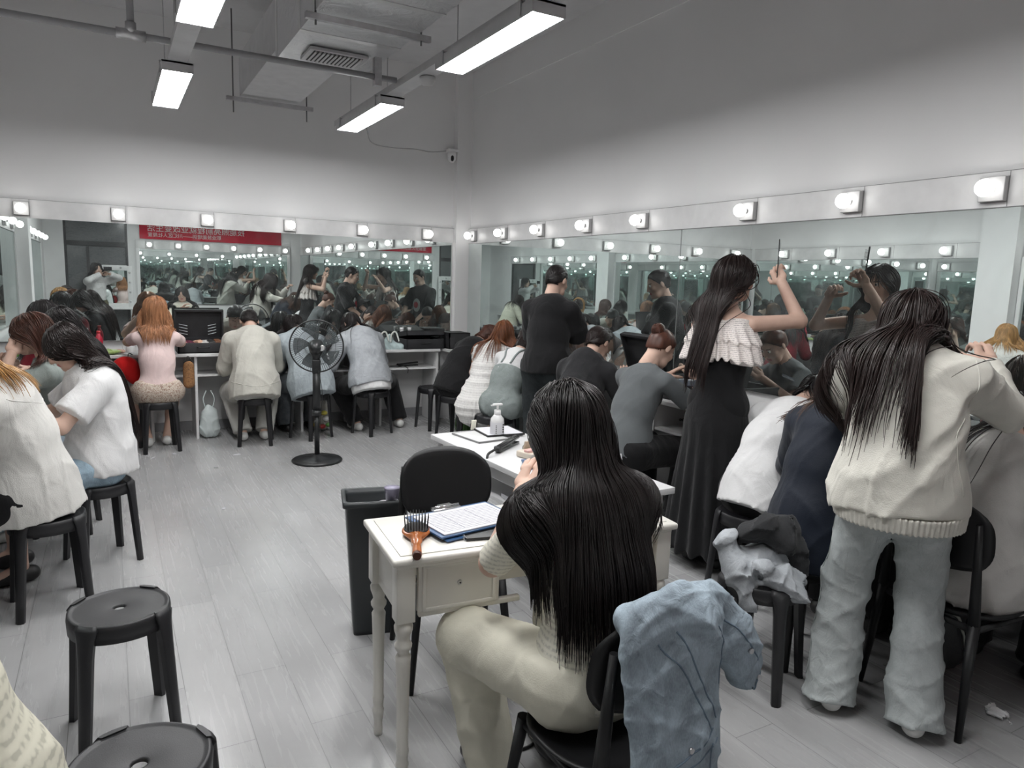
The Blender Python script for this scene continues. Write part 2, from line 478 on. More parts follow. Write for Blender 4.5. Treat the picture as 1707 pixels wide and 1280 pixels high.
def rotm(pitch=0, yaw=0, roll=0):
    """columns: right, forward, up; pitch tips forward, yaw turns left, roll tips to the right"""
    p, y, r = math.radians(pitch), math.radians(yaw), math.radians(roll)
    Rx = np.array([[1, 0, 0], [0, math.cos(p), math.sin(p)], [0, -math.sin(p), math.cos(p)]])
    Rz = np.array([[math.cos(y), -math.sin(y), 0], [math.sin(y), math.cos(y), 0], [0, 0, 1]])
    Ry = np.array([[math.cos(r), 0, math.sin(r)], [0, 1, 0], [-math.sin(r), 0, math.cos(r)]])
    return Rz@Rx@Ry
# ---------------------------------------------------------------- people
def make_head():
    s = Solid()
    s.ell((0, -.012, .022), (.075, .094, .088)).ell((0, .034, -.03), (.057, .060, .080), k=.03)
    s.cap((-.03, .05, -.085), (.03, .05, -.085), .028, k=.03).ell((0, .076, -.096), (.02, .017, .017), k=.02)
    s.cap((0, -.02, -.05), (0, -.03, -.16), .05, .05, k=.03)
    s.ell((.030, .098, .006), (.019, .014, .012), k=.012, sub=1).ell((-.030, .098, .006), (.019, .014, .012), k=.012, sub=1)
    s.cap((0, .090, .012), (0, .106, -.030), .006, .0105, k=.008)
    s.ell((.010, .098, -.034), (.008, .008, .007), k=.005).ell((-.010, .098, -.034), (.008, .008, .007), k=.005)
    s.ell((0, .087, -.057), (.021, .011, .006), k=.004).ell((0, .086, -.066), (.018, .011, .006), k=.004)
    for q in (-1, 1):
        s.ell((.045*q, .062, -.028), (.02, .02, .02), k=.02)
        s.ell((.078*q, -.012, -.008), (.008, .019, .030), R=rotm(0, -18*q, 0), k=.006)
    V, Q = s.mesh(.0052); c = V[Q].mean(1); fm = np.zeros(len(Q), int)
    fm[(np.abs(c[:, 0]) < .021) & (c[:, 2] > -.071) & (c[:, 2] < -.053) & (c[:, 1] > .084)] = 1
    b = (np.abs(c[:, 0]) > .013) & (np.abs(c[:, 0]) < .045) & (c[:, 1] > .06)
    fm[b & (c[:, 2] > .020) & (c[:, 2] < .028)] = 2
    return V, Q, fm
HEAD = make_head()
def make_hand(curl, thumb=.4):
    """wrist at origin, fingers +Y, back of hand +Z, thumb at +X"""
    s = Solid(); s.cap((0, -.03, 0), (0, .012, 0), .024, .027, q=.72, n=(0, 0, 1), k=.01)
    s.cap((-.022, .03, 0), (-.018, .078, 0), .019, .015, q=.62, n=(0, 0, 1), k=.012)
    s.cap((.020, .03, 0), (.020, .080, 0), .019, .015, q=.62, n=(0, 0, 1), k=.012)
    for i, (x, y, L) in enumerate([(-.031, .076, .060), (-.0115, .084, .072), (.009, .086, .077), (.029, .082, .068)]):
        p = A(x, y, 0); a = curl*.55+.06*i*curl
        for seg, (fr, r0, r1) in enumerate([(.44, .0092, .0085), (.31, .0085, .0078), (.25, .0078, .0066)]):
            d = A(x*.8, math.cos(a), -math.sin(a)); d /= np.linalg.norm(d); e = p+d*L*fr
            s.cap(p, e, r0, r1, k=.003); p = e; a += curl*(.95 if seg == 0 else .7)
    p = A(.026, .022, -.006)
    for d, L, r0, r1 in [(A(.75, .6, -.25-thumb*.4), .040, .0135, .0105), (A(.35, .85, -.3-thumb*.6), .032, .0105, .009), (A(.05, .9, -.4-thumb*.6), .024, .009, .0072)]:
        d = d/np.linalg.norm(d); e = p+d*L; s.cap(p, e, r0, r1, k=.008); p = e
    return s.mesh(.0036)
HANDS = {k: make_hand(c) for k, c in {'relaxed': .45, 'grip': 1.15, 'flat': .12, 'pinch': .8}.items()}
def ik(a, b, l1, l2, hint):
    ab = b-a; L = np.linalg.norm(ab); mx = (l1+l2)*.998
    if L > mx: b = a+ab/L*mx; ab = b-a; L = mx
    u = ab/L; x = (l1*l1-l2*l2+L*L)/(2*L); y = math.sqrt(max(l1*l1-x*x, 0))
    hh = hint-u*(hint@u); hh = hh/(np.linalg.norm(hh)+1e-9)
    return a+u*x+hh*y, b
class Pose: pass
def dirv(lean, side=0):
    a, b = math.radians(lean), math.radians(side)
    v = A(math.sin(b)*math.cos(a), math.sin(a), math.cos(a)*math.cos(b)); return v/np.linalg.norm(v)
def make_pose(sit=True, seat=.45, s=1.0, lean=15, lean2=30, side=0, twist=0, head=(20, 0, 0), neck=None, hl=None, hr=None,
              el=(-.4, -.25, -.9), er=(.4, -.25, -.9), fl=None, fr=None, kl=(-.25, 1, .5), kr=(.25, 1, .5), hip=.09, off=(0, 0), shw=.165):
    J = Pose(); J.s = s; J.sit = sit
    J.P = A(off[0], off[1], (seat+.10*s) if sit else .90*s)
    tw = math.radians(twist); J.lat = A(math.cos(tw), math.sin(tw), 0); J.lat0 = A(1, 0, 0)
    J.d1, J.d2 = dirv(lean, side), dirv(lean2, side)
    J.C = J.P+.25*s*J.d1; J.N = J.C+.255*s*J.d2
    J.fwd = np.cross(J.d2, J.lat); J.fwd /= np.linalg.norm(J.fwd)
    J.fwd0 = np.cross(J.d1, J.lat0); J.fwd0 /= np.linalg.norm(J.fwd0)
    J.R = rotm(*head); up = J.R[:, 2]
    nd = dirv(neck if neck is not None else (lean2+head[0])/2*.9+4, side)
    J.H = J.N+nd*.105*s+up*.085*s+J.R[:, 1]*.012*s
    J.nb = J.H-up*.07*s-J.R[:, 1]*.02*s
    J.SL = J.N-.055*s*J.d2-shw*s*J.lat; J.SR = J.N-.055*s*J.d2+shw*s*J.lat
    dl = hl if hl is not None else (-.22, .28, .62 if sit else .85); dr = hr if hr is not None else (.22, .28, .62 if sit else .85)
    J.EL, J.WL = ik(J.SL, A(*dl), .275*s, .245*s, A(*el)); J.ER, J.WR = ik(J.SR, A(*dr), .275*s, .245*s, A(*er))
    J.hipL = J.P+A(-hip*s, 0, -.01); J.hipR = J.P+A(hip*s, 0, -.01)
    fl = fl if fl is not None else ((-.13, .40, .08) if sit else (-.10, 0, .08)); fr = fr if fr is not None else ((.13, .40, .08) if sit else (.10, 0, .08))
    J.KL, J.AL = ik(J.hipL, A(*fl), .43*s, .42*s, A(*kl)); J.KR, J.AR = ik(J.hipR, A(*fr), .43*s, .42*s, A(*kr))
    return J
def torso(S, J, e=0, hem=-.0, bust=True, q=.74, w=1.0, k=.05):
    s = J.s
    S.cap(J.P-.075*s*J.lat0*w-J.d1*hem, J.P+.075*s*J.lat0*w-J.d1*hem, (.098+e)*s, q=.95, n=J.fwd0, k=k)
    S.cap(J.P+.03*J.d1, J.C, (.128+e)*s*w, (.125+e)*s, q=q+.04, n=J.fwd0, k=k)
    S.cap(J.C, J.N-.09*s*J.d2, (.125+e)*s, (.135+e)*s, q=q, n=J.fwd, k=k)
    S.cap(J.SL+.03*J.lat, J.SR-.03*J.lat, (.052+e*.7)*s, q=1, k=k)
    if bust:
        for t in (-1, 1): S.ell(J.C+.11*s*J.d2+t*.062*J.lat*s+J.fwd*.07*s, (.055+e*.5,)*3, k=.04)
    return S
def arms(S, J, e=0, upto=2.0, w=None, flat=True, k=.018):
    s = J.s; w = e if w is None else w
    for a, el_, wr in ((J.SL, J.EL, J.WL), (J.SR, J.ER, J.WR)):
        if upto <= 1:
            b = a+(el_-a)*upto; S.cap(a, b, (.047+e)*s, (.044+w)*s, k=k, flat=flat)
        else:
            b = el_+(wr-el_)*(upto-1)
            S.cap(a, el_, (.047+e)*s, (.040+(e+w)/2)*s, k=k); S.cap(el_, b, (.040+(e+w)/2)*s, (.028+w)*s, k=k, flat=flat)
    return S
def hands_mesh(J, hand):
    out = []
    for side, el_, wr, kind in ((-1, J.EL, J.WL, hand[0]), (1, J.ER, J.WR, hand[1])):
        k, palm = kind if isinstance(kind, tuple) else (kind, None)
        V, Q = HANDS[k]; y = wr-el_; y /= np.linalg.norm(y)
        z = np.array(palm, float) if palm is not None else A(0, 0, 1)   # direction of the back of the hand
        z = z-y*(z@y)
        if np.linalg.norm(z) < .1: z = A(side*1.0, 0, .2); z = z-y*(z@y)
        z /= np.linalg.norm(z); x = np.cross(y, z)
        if side == 1: V2 = V*A(-1, 1, 1); Q2 = Q[:, ::-1]
        else: V2, Q2 = V, Q
        # the thumb points towards the body's middle
        R = np.stack([x, y, z], 1); out.append((wr+(V2*J.s*1.02)@R.T, Q2))
    return out
def build_body(J, parent, hand, brow, h=.011, legs=True, feet=False):
    S = Solid(); torso(S, J, -.012, bust=False)
    S.cap(J.N-.04*J.d2, J.nb, .056*J.s, .049*J.s, k=.03)
    arms(S, J, -.004, 2.0, w=.0, flat=False)
    if legs:
        for a, b, c in ((J.hipL, J.KL, J.AL), (J.hipR, J.KR, J.AR)):
            S.cap(a, b, .078*J.s, .052*J.s, k=.03); S.cap(b, c, .052*J.s, .034*J.s, k=.03)
            S.cap(b+(c-b)*.1-A(0, .012, 0), b+(c-b)*.5, .047*J.s, .045*J.s, k=.03)
            S.cap(c, c+A((c[0]-J.P[0])*.15, .13*J.s, -.045*J.s), .032*J.s, .024*J.s, k=.02)
    V, Q = S.mesh(h); parts = [(V, Q, np.zeros(len(Q), int))]
    hv, hq, hf = HEAD; parts.append((J.H+(hv*J.s)@J.R.T, hq, hf))
    for v, q in hands_mesh(J, hand): parts.append((v, q, np.zeros(len(q), int)))
    VV, QQ, FF, o = [], [], [], 0
    for v, q, f in parts: VV.append(v); QQ.append(q+o); FF.append(f); o += len(v)
    b = mk('body', np.concatenate(VV), np.concatenate(QQ), [SKIN, plain('lip', (.50, .16, .15), .4), brow], parent, True, np.concatenate(FF))
    return b
def eyes(J, parent):
    for q in (-1, 1):
        m = MB(); m.mat(plain('eye white', (.75, .73, .70), .2)); c = Vector(J.H+(A(.030*q, .0795, .006)*J.s)@J.R.T)
        m.ball(c, .0115*J.s, 12, (1, 1, 1)); m.mat(plain('dark iris', (.015, .010, .008), .15))
        f = Vector(J.R[:, 1]); m.ball(c+f*.0052*J.s, .0075*J.s, 10)
        m.done('eye', parent)
def shoes(J, parent, mat, toe=(0, 1), h=.008):
    for a, kn in ((J.AL, J.KL), (J.AR, J.KR)):
        S = Solid(); s = J.s; d = A(toe[0]+(a[0]-J.P[0])*.6, toe[1], 0); d /= np.linalg.norm(d); g = A(a[0], a[1], .045) if a[2] < .2 else a-A(0, 0, .03)
        S.cap(g-d*.045*s, g+d*.02*s, .040*s, .044*s, k=.02); S.cap(g+d*.02*s-A(0, 0, .004), g+d*.15*s-A(0, 0, .012), .042*s, .030*s, k=.02)
        S.cut(g-A(0, 0, .043), A(0, 0, -1)); solid_obj('shoe', S, mat, parent, h)
def legs_cloth(J, e=.02, knee=.01, ankle=.02, upto=2.0, q=1, waist=.10, amp=.005, freq=26, seed=1, hipw=.0):
    S = Solid(); s = J.s
    S.cap(J.P-.080*s*J.lat0, J.P+.080*s*J.lat0, (.105+e*.5+hipw)*s, q=.98, n=J.fwd0, k=.05)
    S.cap(J.P, J.P+J.d1*waist*s, (.135+e*.5)*s, (.120+e*.4)*s, q=.82, n=J.fwd0, k=.05)
    S.plane(J.P+J.d1*waist*s, J.d1)
    for a, b, c in ((J.hipL, J.KL, J.AL), (J.hipR, J.KR, J.AR)):
        if upto <= 1: S.cap(a, a+(b-a)*upto, (.086+e)*s, (.07+e)*s, k=.05, flat=True)
        else:
            S.cap(a, b, (.086+e)*s, (.058+knee)*s, k=.05)
            S.cap(b, b+(c-b)*(upto-1), (.058+knee)*s, (.036+ankle)*s, k=.03, flat=True)
    S.amp = amp; S.freq = freq; S.seed = seed; return S
def top_cloth(J, e=.02, sleeve=2.0, hem=.04, q=.76, cuff=None, amp=.006, freq=24, seed=2, neckr=.062, flare=0, w=1.0, bust=True):
    S = Solid(); s = J.s
    torso(S, J, e, 0, bust, q, w)
    if hem > 0 or flare: S.cap(J.P+.06*J.d1, J.P-J.d1*(hem+.02), (.150+e+flare*.4)*s*w, (.158+e+flare)*s*w, q=q+.12, n=J.fwd0, k=.05)
    S.plane(J.P-J.d1*hem, -J.d1)
    arms(S, J, e*.8, sleeve, w=cuff)
    S.cap(J.N-.05*J.d2*s, J.N+.012*J.d2*s, .070*s, .058*s, k=.03)
    nd = (J.nb-J.N); nd /= np.linalg.norm(nd)
    S.cut(J.N+nd*.035*s, A(1, 1, 1), ball=neckr*s*.9) if neckr else None
    S.amp = amp; S.freq = freq; S.seed = seed; S.st = (1, 1, .6); return S
# ---------------------------------------------------------------- hair
def collide(Fs, p, off):
    for _ in range(2):
        d = Fs(p)-off; m = d < 0
        if not m.any(): break
        pm = p[m]; e = .004; g = np.stack([Fs(pm+A(e, 0, 0))-Fs(pm-A(e, 0, 0)), Fs(pm+A(0, e, 0))-Fs(pm-A(0, e, 0)), Fs(pm+A(0, 0, e))-Fs(pm-A(0, 0, e))], 1)
        g /= np.linalg.norm(g, axis=1)[:, None]+1e-9
        p[m] = pm-g*np.minimum(d[m], 0)[:, None]
    return p
def strands_mesh(paths, r0, r1):
    """paths (N, S, 3) -> 3-sided tapering tubes"""
    N, S, _ = paths.shape
    t = np.gradient(paths, axis=1); t /= np.linalg.norm(t, axis=2, keepdims=True)+1e-9
    ref = A(.57, .75, .21)+0*t; x = np.cross(t, ref); x /= np.linalg.norm(x, axis=2, keepdims=True)+1e-9
    y = np.cross(t, x); u = np.linspace(0, 1, S); rad = (r0*(1-u**5)+r1*u**5)[None, :, None]*(.7+.6*RNG.random((N, 1, 1)))
    V = np.stack([paths+rad*(math.cos(a)*x+math.sin(a)*y) for a in (0, 2*PI/3, 4*PI/3)], 2)
    V = V.reshape(-1, 3); b = (np.arange(N)[:, None]*S+np.arange(S-1)[None, :])*3
    Q = []
    for k in range(3):
        k2 = (k+1) % 3; Q.append(np.stack([b+k, b+k2, b+3+k2, b+3+k], -1).reshape(-1, 4))
    return V, np.concatenate(Q)
def scalp_dirs(n, front=.038, side=.012, nape=-.06):
    i = np.arange(n*2)+.5; ph = np.arccos(1-2*i/(2*n)); th = PI*(1+5**.5)*i
    d = np.stack([np.cos(th)*np.sin(ph), np.sin(th)*np.sin(ph), np.cos(ph)], 1)
    d += RNG.normal(size=d.shape)*.02; d /= np.linalg.norm(d, axis=1)[:, None]
    p = A(0, -.012, .022)+d*A(.076, .095, .089)
    y, z, x = p[:, 1], p[:, 2], np.abs(p[:, 0])
    ok = np.where(y > .015, z > .052+front*np.clip((y-.015)/.07, 0, 1)*.5-.02*(x > .055), z > np.where(y > -.03, .0+side, nape))
    return p[ok]
def hair(J, parent, mat, garments, n=420, length=.5, style='long', r=.0028, part=.0, off=(.006, .022), seed=0, steps=20, tie=(0, -.10, .01),
         tail=.3, side_bias=0.0, back=.25, wave=0.0, spread=1.0, lenvar=.18, name='hair', momentum=.5, cap_h=.008, fringe=False, capoff=.007, bun=.045, dirp=None, gather=None, behind=0):
    rg = np.random.default_rng(seed+11); s = J.s
    R = J.R; H = J.H
    hs = Solid(); hs.ell((0, -.012, .022), (.076, .095, .089)).ell((0, .034, -.03), (.060, .062, .080), k=.03).cap((0, -.03, -.05), (0, -.035, -.12), .05, .05, k=.03)
    hf = lambda X: hs.f(((X-H)@R)/s)*s
    def Fs(X):
        F = hf(X)
        for g in garments: F = np.minimum(F, g.f(X))
        return F
    roots = scalp_dirs(n); N = len(roots); p = H+(roots*s)@R.T
    X_, Y_, Z_ = R[:, 0], R[:, 1], R[:, 2]
    sx = np.sign(roots[:, 0]-part); fr = np.clip((roots[:, 1]+.05)/.12, 0, 1)
    o = off[0]+(off[1]-off[0])*rg.random(N)
    paths = [p.copy()]; L = length*(1-lenvar+2*lenvar*rg.random(N)); L = L*(1-.0*fr)
    if style == 'long' or style == 'bob':
        d = sx[:, None]*X_*(.08+.75*fr)[:, None]*spread - Y_*(.2+.6*fr)[:, None] + Z_*(.1-.6*(1-fr))[:, None]
        if fringe:
            m = (roots[:, 1] > .055) & (np.abs(roots[:, 0]) < .05)
            d[m] = Y_*.6-Z_*.8+X_*sx[m][:, None]*.25; L[m] = .085*s/ .9
        d /= np.linalg.norm(d, axis=1)[:, None]
        g = A(0, 0, -1); st = L/steps; lateral = rg.normal(size=(N, 1))*.025*spread
        for i in range(steps):
            d = d*momentum+g*(1-momentum)*1.15+rg.normal(size=d.shape)*.012
            hl = ((p-H)@R)/s
            face = (hl[:, 1] > .02) & (hl[:, 2] < .03) & (hl[:, 2] > -.16)
            if fringe: face &= ~m
            d = d+np.where(face[:, None], X_*np.sign(hl[:, 0:1]+1e-6)*.5-Y_*.30, 0)
            if i > steps*.3:
                d = d-Y_*(back*.12)+X_*(lateral+side_bias*.1)
                if dirp is not None: d = d+A(*dirp)*.12
            if wave: d = d+X_*(np.sin(i*1.3+o*300)*wave)[:, None]
            if behind and i > 2: d = d-Y_*(np.clip(p[:, 1]-J.N[1]-.0, 0, .1)*behind)[:, None]
            if gather is not None and i > 3:
                ex = p[:, 0]-gather[0]; d[:, 0] -= np.sign(ex)*np.clip(np.abs(ex)-gather[1], 0, .08)*9
            d /= np.linalg.norm(d, axis=1)[:, None]+1e-9
            p = p+d*st[:, None]; q = collide(Fs, p.copy(), o*(.35+.65*min(1, i/5)))
            mv = q-paths[-1]; ml = np.linalg.norm(mv, axis=1)[:, None]+1e-9
            q = paths[-1]+mv/ml*st[:, None]; d = mv/ml; d[:, 2] = np.minimum(d[:, 2], .3); p = q; paths.append(p.copy())
    else:
        T = H+(A(*tie)*s)@R.T; done = np.zeros(N, bool); d = T-p; d /= np.linalg.norm(d, axis=1)[:, None]
        n1 = 10; dist = np.linalg.norm(T-p, axis=1)
        for i in range(n1):
            tgt = T-p; d = tgt/(np.linalg.norm(tgt, axis=1)[:, None]+1e-9)
            p = p+tgt/(n1-i); p = collide(hf, p, o*.4 if i < n1-1 else o*.2); paths.append(p.copy())
        if style == 'pony':
            tl = tail*(1-lenvar+2*lenvar*rg.random(N)); st = tl/steps
            d = np.tile(-Y_*.9+Z_*.1, (N, 1))+rg.normal(size=(N, 3))*.22*spread; d /= np.linalg.norm(d, axis=1)[:, None]
            for i in range(steps):
                d = d*momentum+A(0, 0, -1)*(1-momentum)*1.15+rg.normal(size=d.shape)*.015
                if dirp is not None: d = d+A(*dirp)*.10
                d /= np.linalg.norm(d, axis=1)[:, None]; p = p+d*st[:, None]; p = collide(Fs, p, o*.6); paths.append(p.copy())
    Pp = np.stack(paths, 1)
    for _ in range(2): Pp[:, 2:-1] = (Pp[:, 1:-2]+2*Pp[:, 2:-1]+Pp[:, 3:])/4
    V, Q = strands_mesh(Pp, r, r*.35)
    VV, QQ, o_ = [V], [Q], len(V)
    c = Solid(); c.ell((0, -.012, .022), (.076+capoff, .095+capoff, .089+capoff)); c.ell((0, -.035, -.035), (.062+capoff*.5, .055, .05), k=.03)
    c.cut((0, .048, .048), A(0, .80, -.6)/1.0); c.cut((0, .03, .012), A(0, .55, -.83)); c.cut((0, 0, -.078), A(0, 0, -1))
    cv, cq = c.mesh(cap_h); VV.append(H+(cv*s)@R.T); QQ.append(cq+o_); o_ += len(cv)
    if style == 'bun':
        T = H+(A(tie[0], tie[1]*1.18, tie[2]+.01)*s)@R.T; bb = Solid(); bb.ell(T, (bun*s,)*3); bv, bq = bb.mesh(.008); VV.append(bv); QQ.append(bq+o_); o_ += len(bv)
        ax = T-H; ax /= np.linalg.norm(ax); x = np.cross(ax, A(1, .2, .1)); x /= np.linalg.norm(x); y = np.cross(ax, x); K = 90; M = 18
        th = rg.random((K, 1))*6.28+np.linspace(0, 4.6, M)[None]; la = (rg.random((K, 1))*1.5-.4)+np.linspace(-.15, .15, M)[None]
        pp = T+(bun+.003)*s*(np.cos(la)[..., None]*(np.cos(th)[..., None]*x+np.sin(th)[..., None]*y)+np.sin(la)[..., None]*ax)
        V, Q = strands_mesh(pp, r*1.3, r*.5); VV.append(V); QQ.append(Q+o_); o_ += len(V)
    return mk(name, np.concatenate(VV), np.concatenate(QQ), mat, parent, True)
# ---------------------------------------------------------------- the room
XL, XR, YB, YF, ZC = -1.05, 3.75, 7.83, -.78, 3.95
CH = .83            # counter height
def slab(name, c, d, mat, **k):
    m = MB(); m.mat(mat).box(c, d); return m.done(name, kind='structure', **k)
slab('floor', ((XL+XR)/2, (YB+YF)/2, -.05), (XR-XL+.4, YB-YF+.4, .1), floor_mat())
slab('ceiling', ((XL+XR)/2, (YB+YF)/2, ZC+.05), (XR-XL+.4, YB-YF+.4, .1), CEIL)
slab('wall_back', ((XL+XR)/2, YB+.06, ZC/2), (XR-XL+.4, .12, ZC), WHITE)
slab('wall_left', (XL-.06, (YB+YF)/2, ZC/2), (.12, YB-YF, ZC), WHITE)
slab('wall_right', (XR+.06, (YB+YF)/2, ZC/2), (.12, YB-YF, ZC), WHITE)
# front wall with the dark glazed doorway behind the photographer
DX0, DX1, DZ = -.72, .36, 2.75
m = MB(); m.mat(WHITE)
m.box(((XL+DX0)/2, YF-.06, ZC/2), (DX0-XL, .12, ZC)); m.box(((DX1+XR)/2, YF-.06, ZC/2), (XR-DX1, .12, ZC))
m.box(((DX0+DX1)/2, YF-.06, (DZ+ZC)/2), (DX1-DX0, .12, ZC-DZ)); m.done('wall_front', kind='structure')
def window_dark():
    m, nt, b = new_mat('dark night glass'); v = coords(nt)
    n = noise_tex(nt, coords(nt, (1, 1, 3), (0, .6, 0)), 5, 6, 3)
    c = ramp(nt, n, [(.3, (.10, .105, .11)), (.5, (.17, .175, .18)), (.62, (.13, .135, .14)), (.8, (.30, .31, .32))])
    nt.links.new(c, b.inputs['Base Color']); b.inputs['Roughness'].default_value = .12
    return m
NG = window_dark(); FRM = plain('dark window frame', (.03, .03, .033), .4)
d = MB(); d.mat(NG).box(((DX0+DX1)/2, YF-.05, DZ/2), (DX1-DX0, .02, DZ)); door = d.done('door_1', kind='structure')
d = MB(); d.mat(FRM)
for x in (DX0+.02, -.33, DX1-.02): d.box((x, YF-.03, DZ/2 if x != -.33 else 1.02), (.05, .05, DZ if x != -.33 else 2.0))
for z in (.03, 2.08, DZ-.02): d.box(((DX0+DX1)/2, YF-.03, z), (DX1-DX0, .052, .05 if z != 2.08 else .09))
d.done('door_frame', door)
for nm, c, dd in (('baseboard_back', ((XL+XR)/2, YB-.008, .045), (XR-XL, .016, .09)), ('baseboard_left', (XL+.008, 3.5, .045), (.016, 8.5, .09)), ('baseboard_right', (XR-.008, 3.5, .045), (.016, 8.5, .09))):
    slab(nm, c, dd, plain('grey skirting', (.33, .33, .34), .5))
# white pilaster in the back right corner, shallow beam high on the right wall
slab('trim_1', (3.655, YB-.035, ZC/2), (.19, .11, ZC), WHITE)
slab('trim_2', (XR-.005, 3.5, 3.80), (.010, 8.6, .30), WHITE)
m = MB(); m.mat(WHITE).box((XL+.09, 4.25, ZC/2), (.18, .36, ZC)); m.done('trim_3', kind='structure')

# ---------------------------------------------------------------- mirrors and their lamp strips
BULB_M = emit('lit bulb glass', (1, .985, .96), BULB_E)
SEAM = plain('panel seam and shadow gap', (.25, .25, .25), .5)
def light_strip(A0, A1, nrm, z=2.105, label='', seams=()):
    """white board over a mirror from A0 to A1 on a wall; nrm points into the room"""
    a, b, n = Vector((*A0, z)), Vector((*A1, z)), Vector((*nrm, 0)); u = (b-a).normalized()
    m = MB(); m.mat(plain('white strip board', (.66, .66, .66), .35)).box((a+b)/2+n*.02, (abs((b-a).x)+abs(n.x)*.04, abs((b-a).y)+abs(n.y)*.04, .165))
    m.mat(SEAM)
    for zz in (.0835, -.0835): m.box((a+b)/2+n*.021+Vector((0, 0, zz)), (abs((b-a).x)+abs(n.x)*.042, abs((b-a).y)+abs(n.y)*.042, .003))  # dark lines on both long edges stand in for the shadow gap
    for s in seams: m.box(a+u*s+n*.0405, (abs(u.x)*.003+abs(n.x)*.002, abs(u.y)*.003+abs(n.y)*.002, .165))
    return m.done('light_strip', label=label, cat='light strip')
def make_bulb():
    r = empty('vanity_bulb')
    m = MB(); m.mat(plain('socket box white', (.46, .46, .46), .45)).box((0, .017, 0), (.115, .034, .115), bev=.004); m.mat(SEAM).box((0, .002, 0), (.119, .004, .119)); m.done('socket_box', r)
    m = MB(); m.mat(plain('grey lamp cap', (.35, .35, .36), .3, .6)).cyl((0, .03, 0), (0, .058, 0), .016, .014); m.done('lamp_cap', r)
    m = MB(); m.mat(BULB_M).ball((0, .093, 0), .0415, 18); m.done('bulb', r)
    return r
BULB0 = make_bulb(); FIRST = [BULB0]
def put_bulb(x, y, z, rz, label, group):
    if FIRST: o = FIRST.pop()
    else: o = copy_tree(BULB0)
    o.location = (x, y, z); o.rotation_euler = (0, 0, rz); tag(o, label, 'bulb', group); return o
def mirror(name, c, d, label):
    m = MB(); m.mat(mirror_mat()).box(c, d); o = m.done('glass', None)
    r = empty(name, (c[0], c[1], c[2]-d[2]/2), 0, label, 'mirror'); o.parent = r; o.location = -Vector(r.location)
    f = MB(); f.mat(GLOSSW); x0, x1 = c[0]-d[0]/2, c[0]+d[0]/2; y0, y1 = c[1]-d[1]/2, c[1]+d[1]/2; z0, z1 = c[2]-d[2]/2, c[2]+d[2]/2
    return r, f, (x0, x1, y0, y1, z0, z1)
def frame_done(r, f):
    o = f.done('frame', r); o.location = -Vector(r.location)
# back wall: glass face at y = 7.78
r, f, bb = mirror('wall_mirror', ((XL+3.53)/2, 7.795, 1.475), (3.53-XL, .03, 1.10), 'long mirror on the back wall facing the camera, behind the row of seated people')
f.box((3.545, 7.785, 1.475), (.03, .05, 1.10)); frame_done(r, f)
light_strip((XL, 7.83), (3.56, 7.83), (0, -1), label='white board with round bulbs above the back wall mirror', seams=[x-XL+.06 for x in (-.648, .105, .877, 1.672, 2.449, 3.21)])
for i, x in enumerate((-.648, .105, .877, 1.672, 2.449, 3.21)):
    put_bulb(x, 7.79, 2.105, PI, ['first', 'second', 'third', 'fourth', 'fifth', 'sixth'][i]+' round lit bulb from the left on the back wall strip', 'bulbs above the back mirror')
# right wall: glass face at x = 3.72, two panels with a seam at y = 4.1
for y0, y1, lb in ((4.104, 7.72, 'mirror panel on the right wall nearest the back corner, behind the standing woman in black'), (-.70, 4.096, 'long mirror panel on the right wall reflecting the woman in the lace top')):
    r, f, bb = mirror('wall_mirror', (3.735, (y0+y1)/2, 1.475), (.03, y1-y0, 1.10), lb)
    f.mat(SEAM).box((3.74, y0-.003, 1.475), (.03, .006, 1.10)); frame_done(r, f)
light_strip((3.75, -.72), (3.75, 7.72), (-1, 0), label='white board with round bulbs above the right wall mirrors', seams=[y+.72-.06 for y in (-.35, .42, 1.18, 1.94, 2.69, 3.45, 4.53, 5.29, 6.07, 6.82, 7.55)])
for i, y in enumerate((.42, 1.18, 1.94, 2.69, 3.45, 4.53, 5.29, 6.07, 6.82, 7.55)):
    vis = y > 1.5
    lb = {1.94: 'large round lit bulb nearest the right edge of the photo', 2.69: 'second round lit bulb from the right edge on the right wall strip', 3.45: 'round lit bulb directly above the woman in the lace top',
          4.53: 'round lit bulb just left of the mirror seam on the right wall', 5.29: 'round lit bulb right of the standing woman in black', 6.07: 'round lit bulb above left of the standing woman in black',
          6.82: 'second round lit bulb from the corner on the right wall strip', 7.55: 'round lit bulb in the corner beside the white pilaster'}.get(y, 'round lit bulb on the right wall strip beside the camera, outside the picture '+('nearer' if y < 1 else 'farther'))
    put_bulb(3.71, y, 2.105, PI/2, lb, 'bulbs above the right mirrors')
# left wall mirrors (seen in the reflections)
for y0, y1, lb in ((.35, 4.05, 'mirror panel on the left wall near the camera'), (4.45, 7.70, 'mirror panel on the left wall near the back corner')):
    r, f, bb = mirror('wall_mirror', (XL+.015, (y0+y1)/2, 1.475), (.03, y1-y0, 1.10), lb)
    f.box((XL+.02, y0+.01, 1.475), (.05, .04, 1.10)); f.box((XL+.02, y1-.01, 1.475), (.05, .04, 1.10)); frame_done(r, f)
    light_strip((XL, y0), (XL, y1), (1, 0), label='white bulb board above the '+lb, seams=[k*.76+.3 for k in range(int((y1-y0)/.76))])
    k = y0+.4; j = 0
    while k < y1-.1:
        put_bulb(XL+.04, k, 2.105, -PI/2, 'lit bulb %s on the %s' % (['beginning the row', 'following it', 'third along', 'fourth along', 'ending the row'][j], 'left wall strip '+('near the camera' if y0 < 1 else 'near the back')), 'bulbs above the left mirrors'); k += .76; j += 1
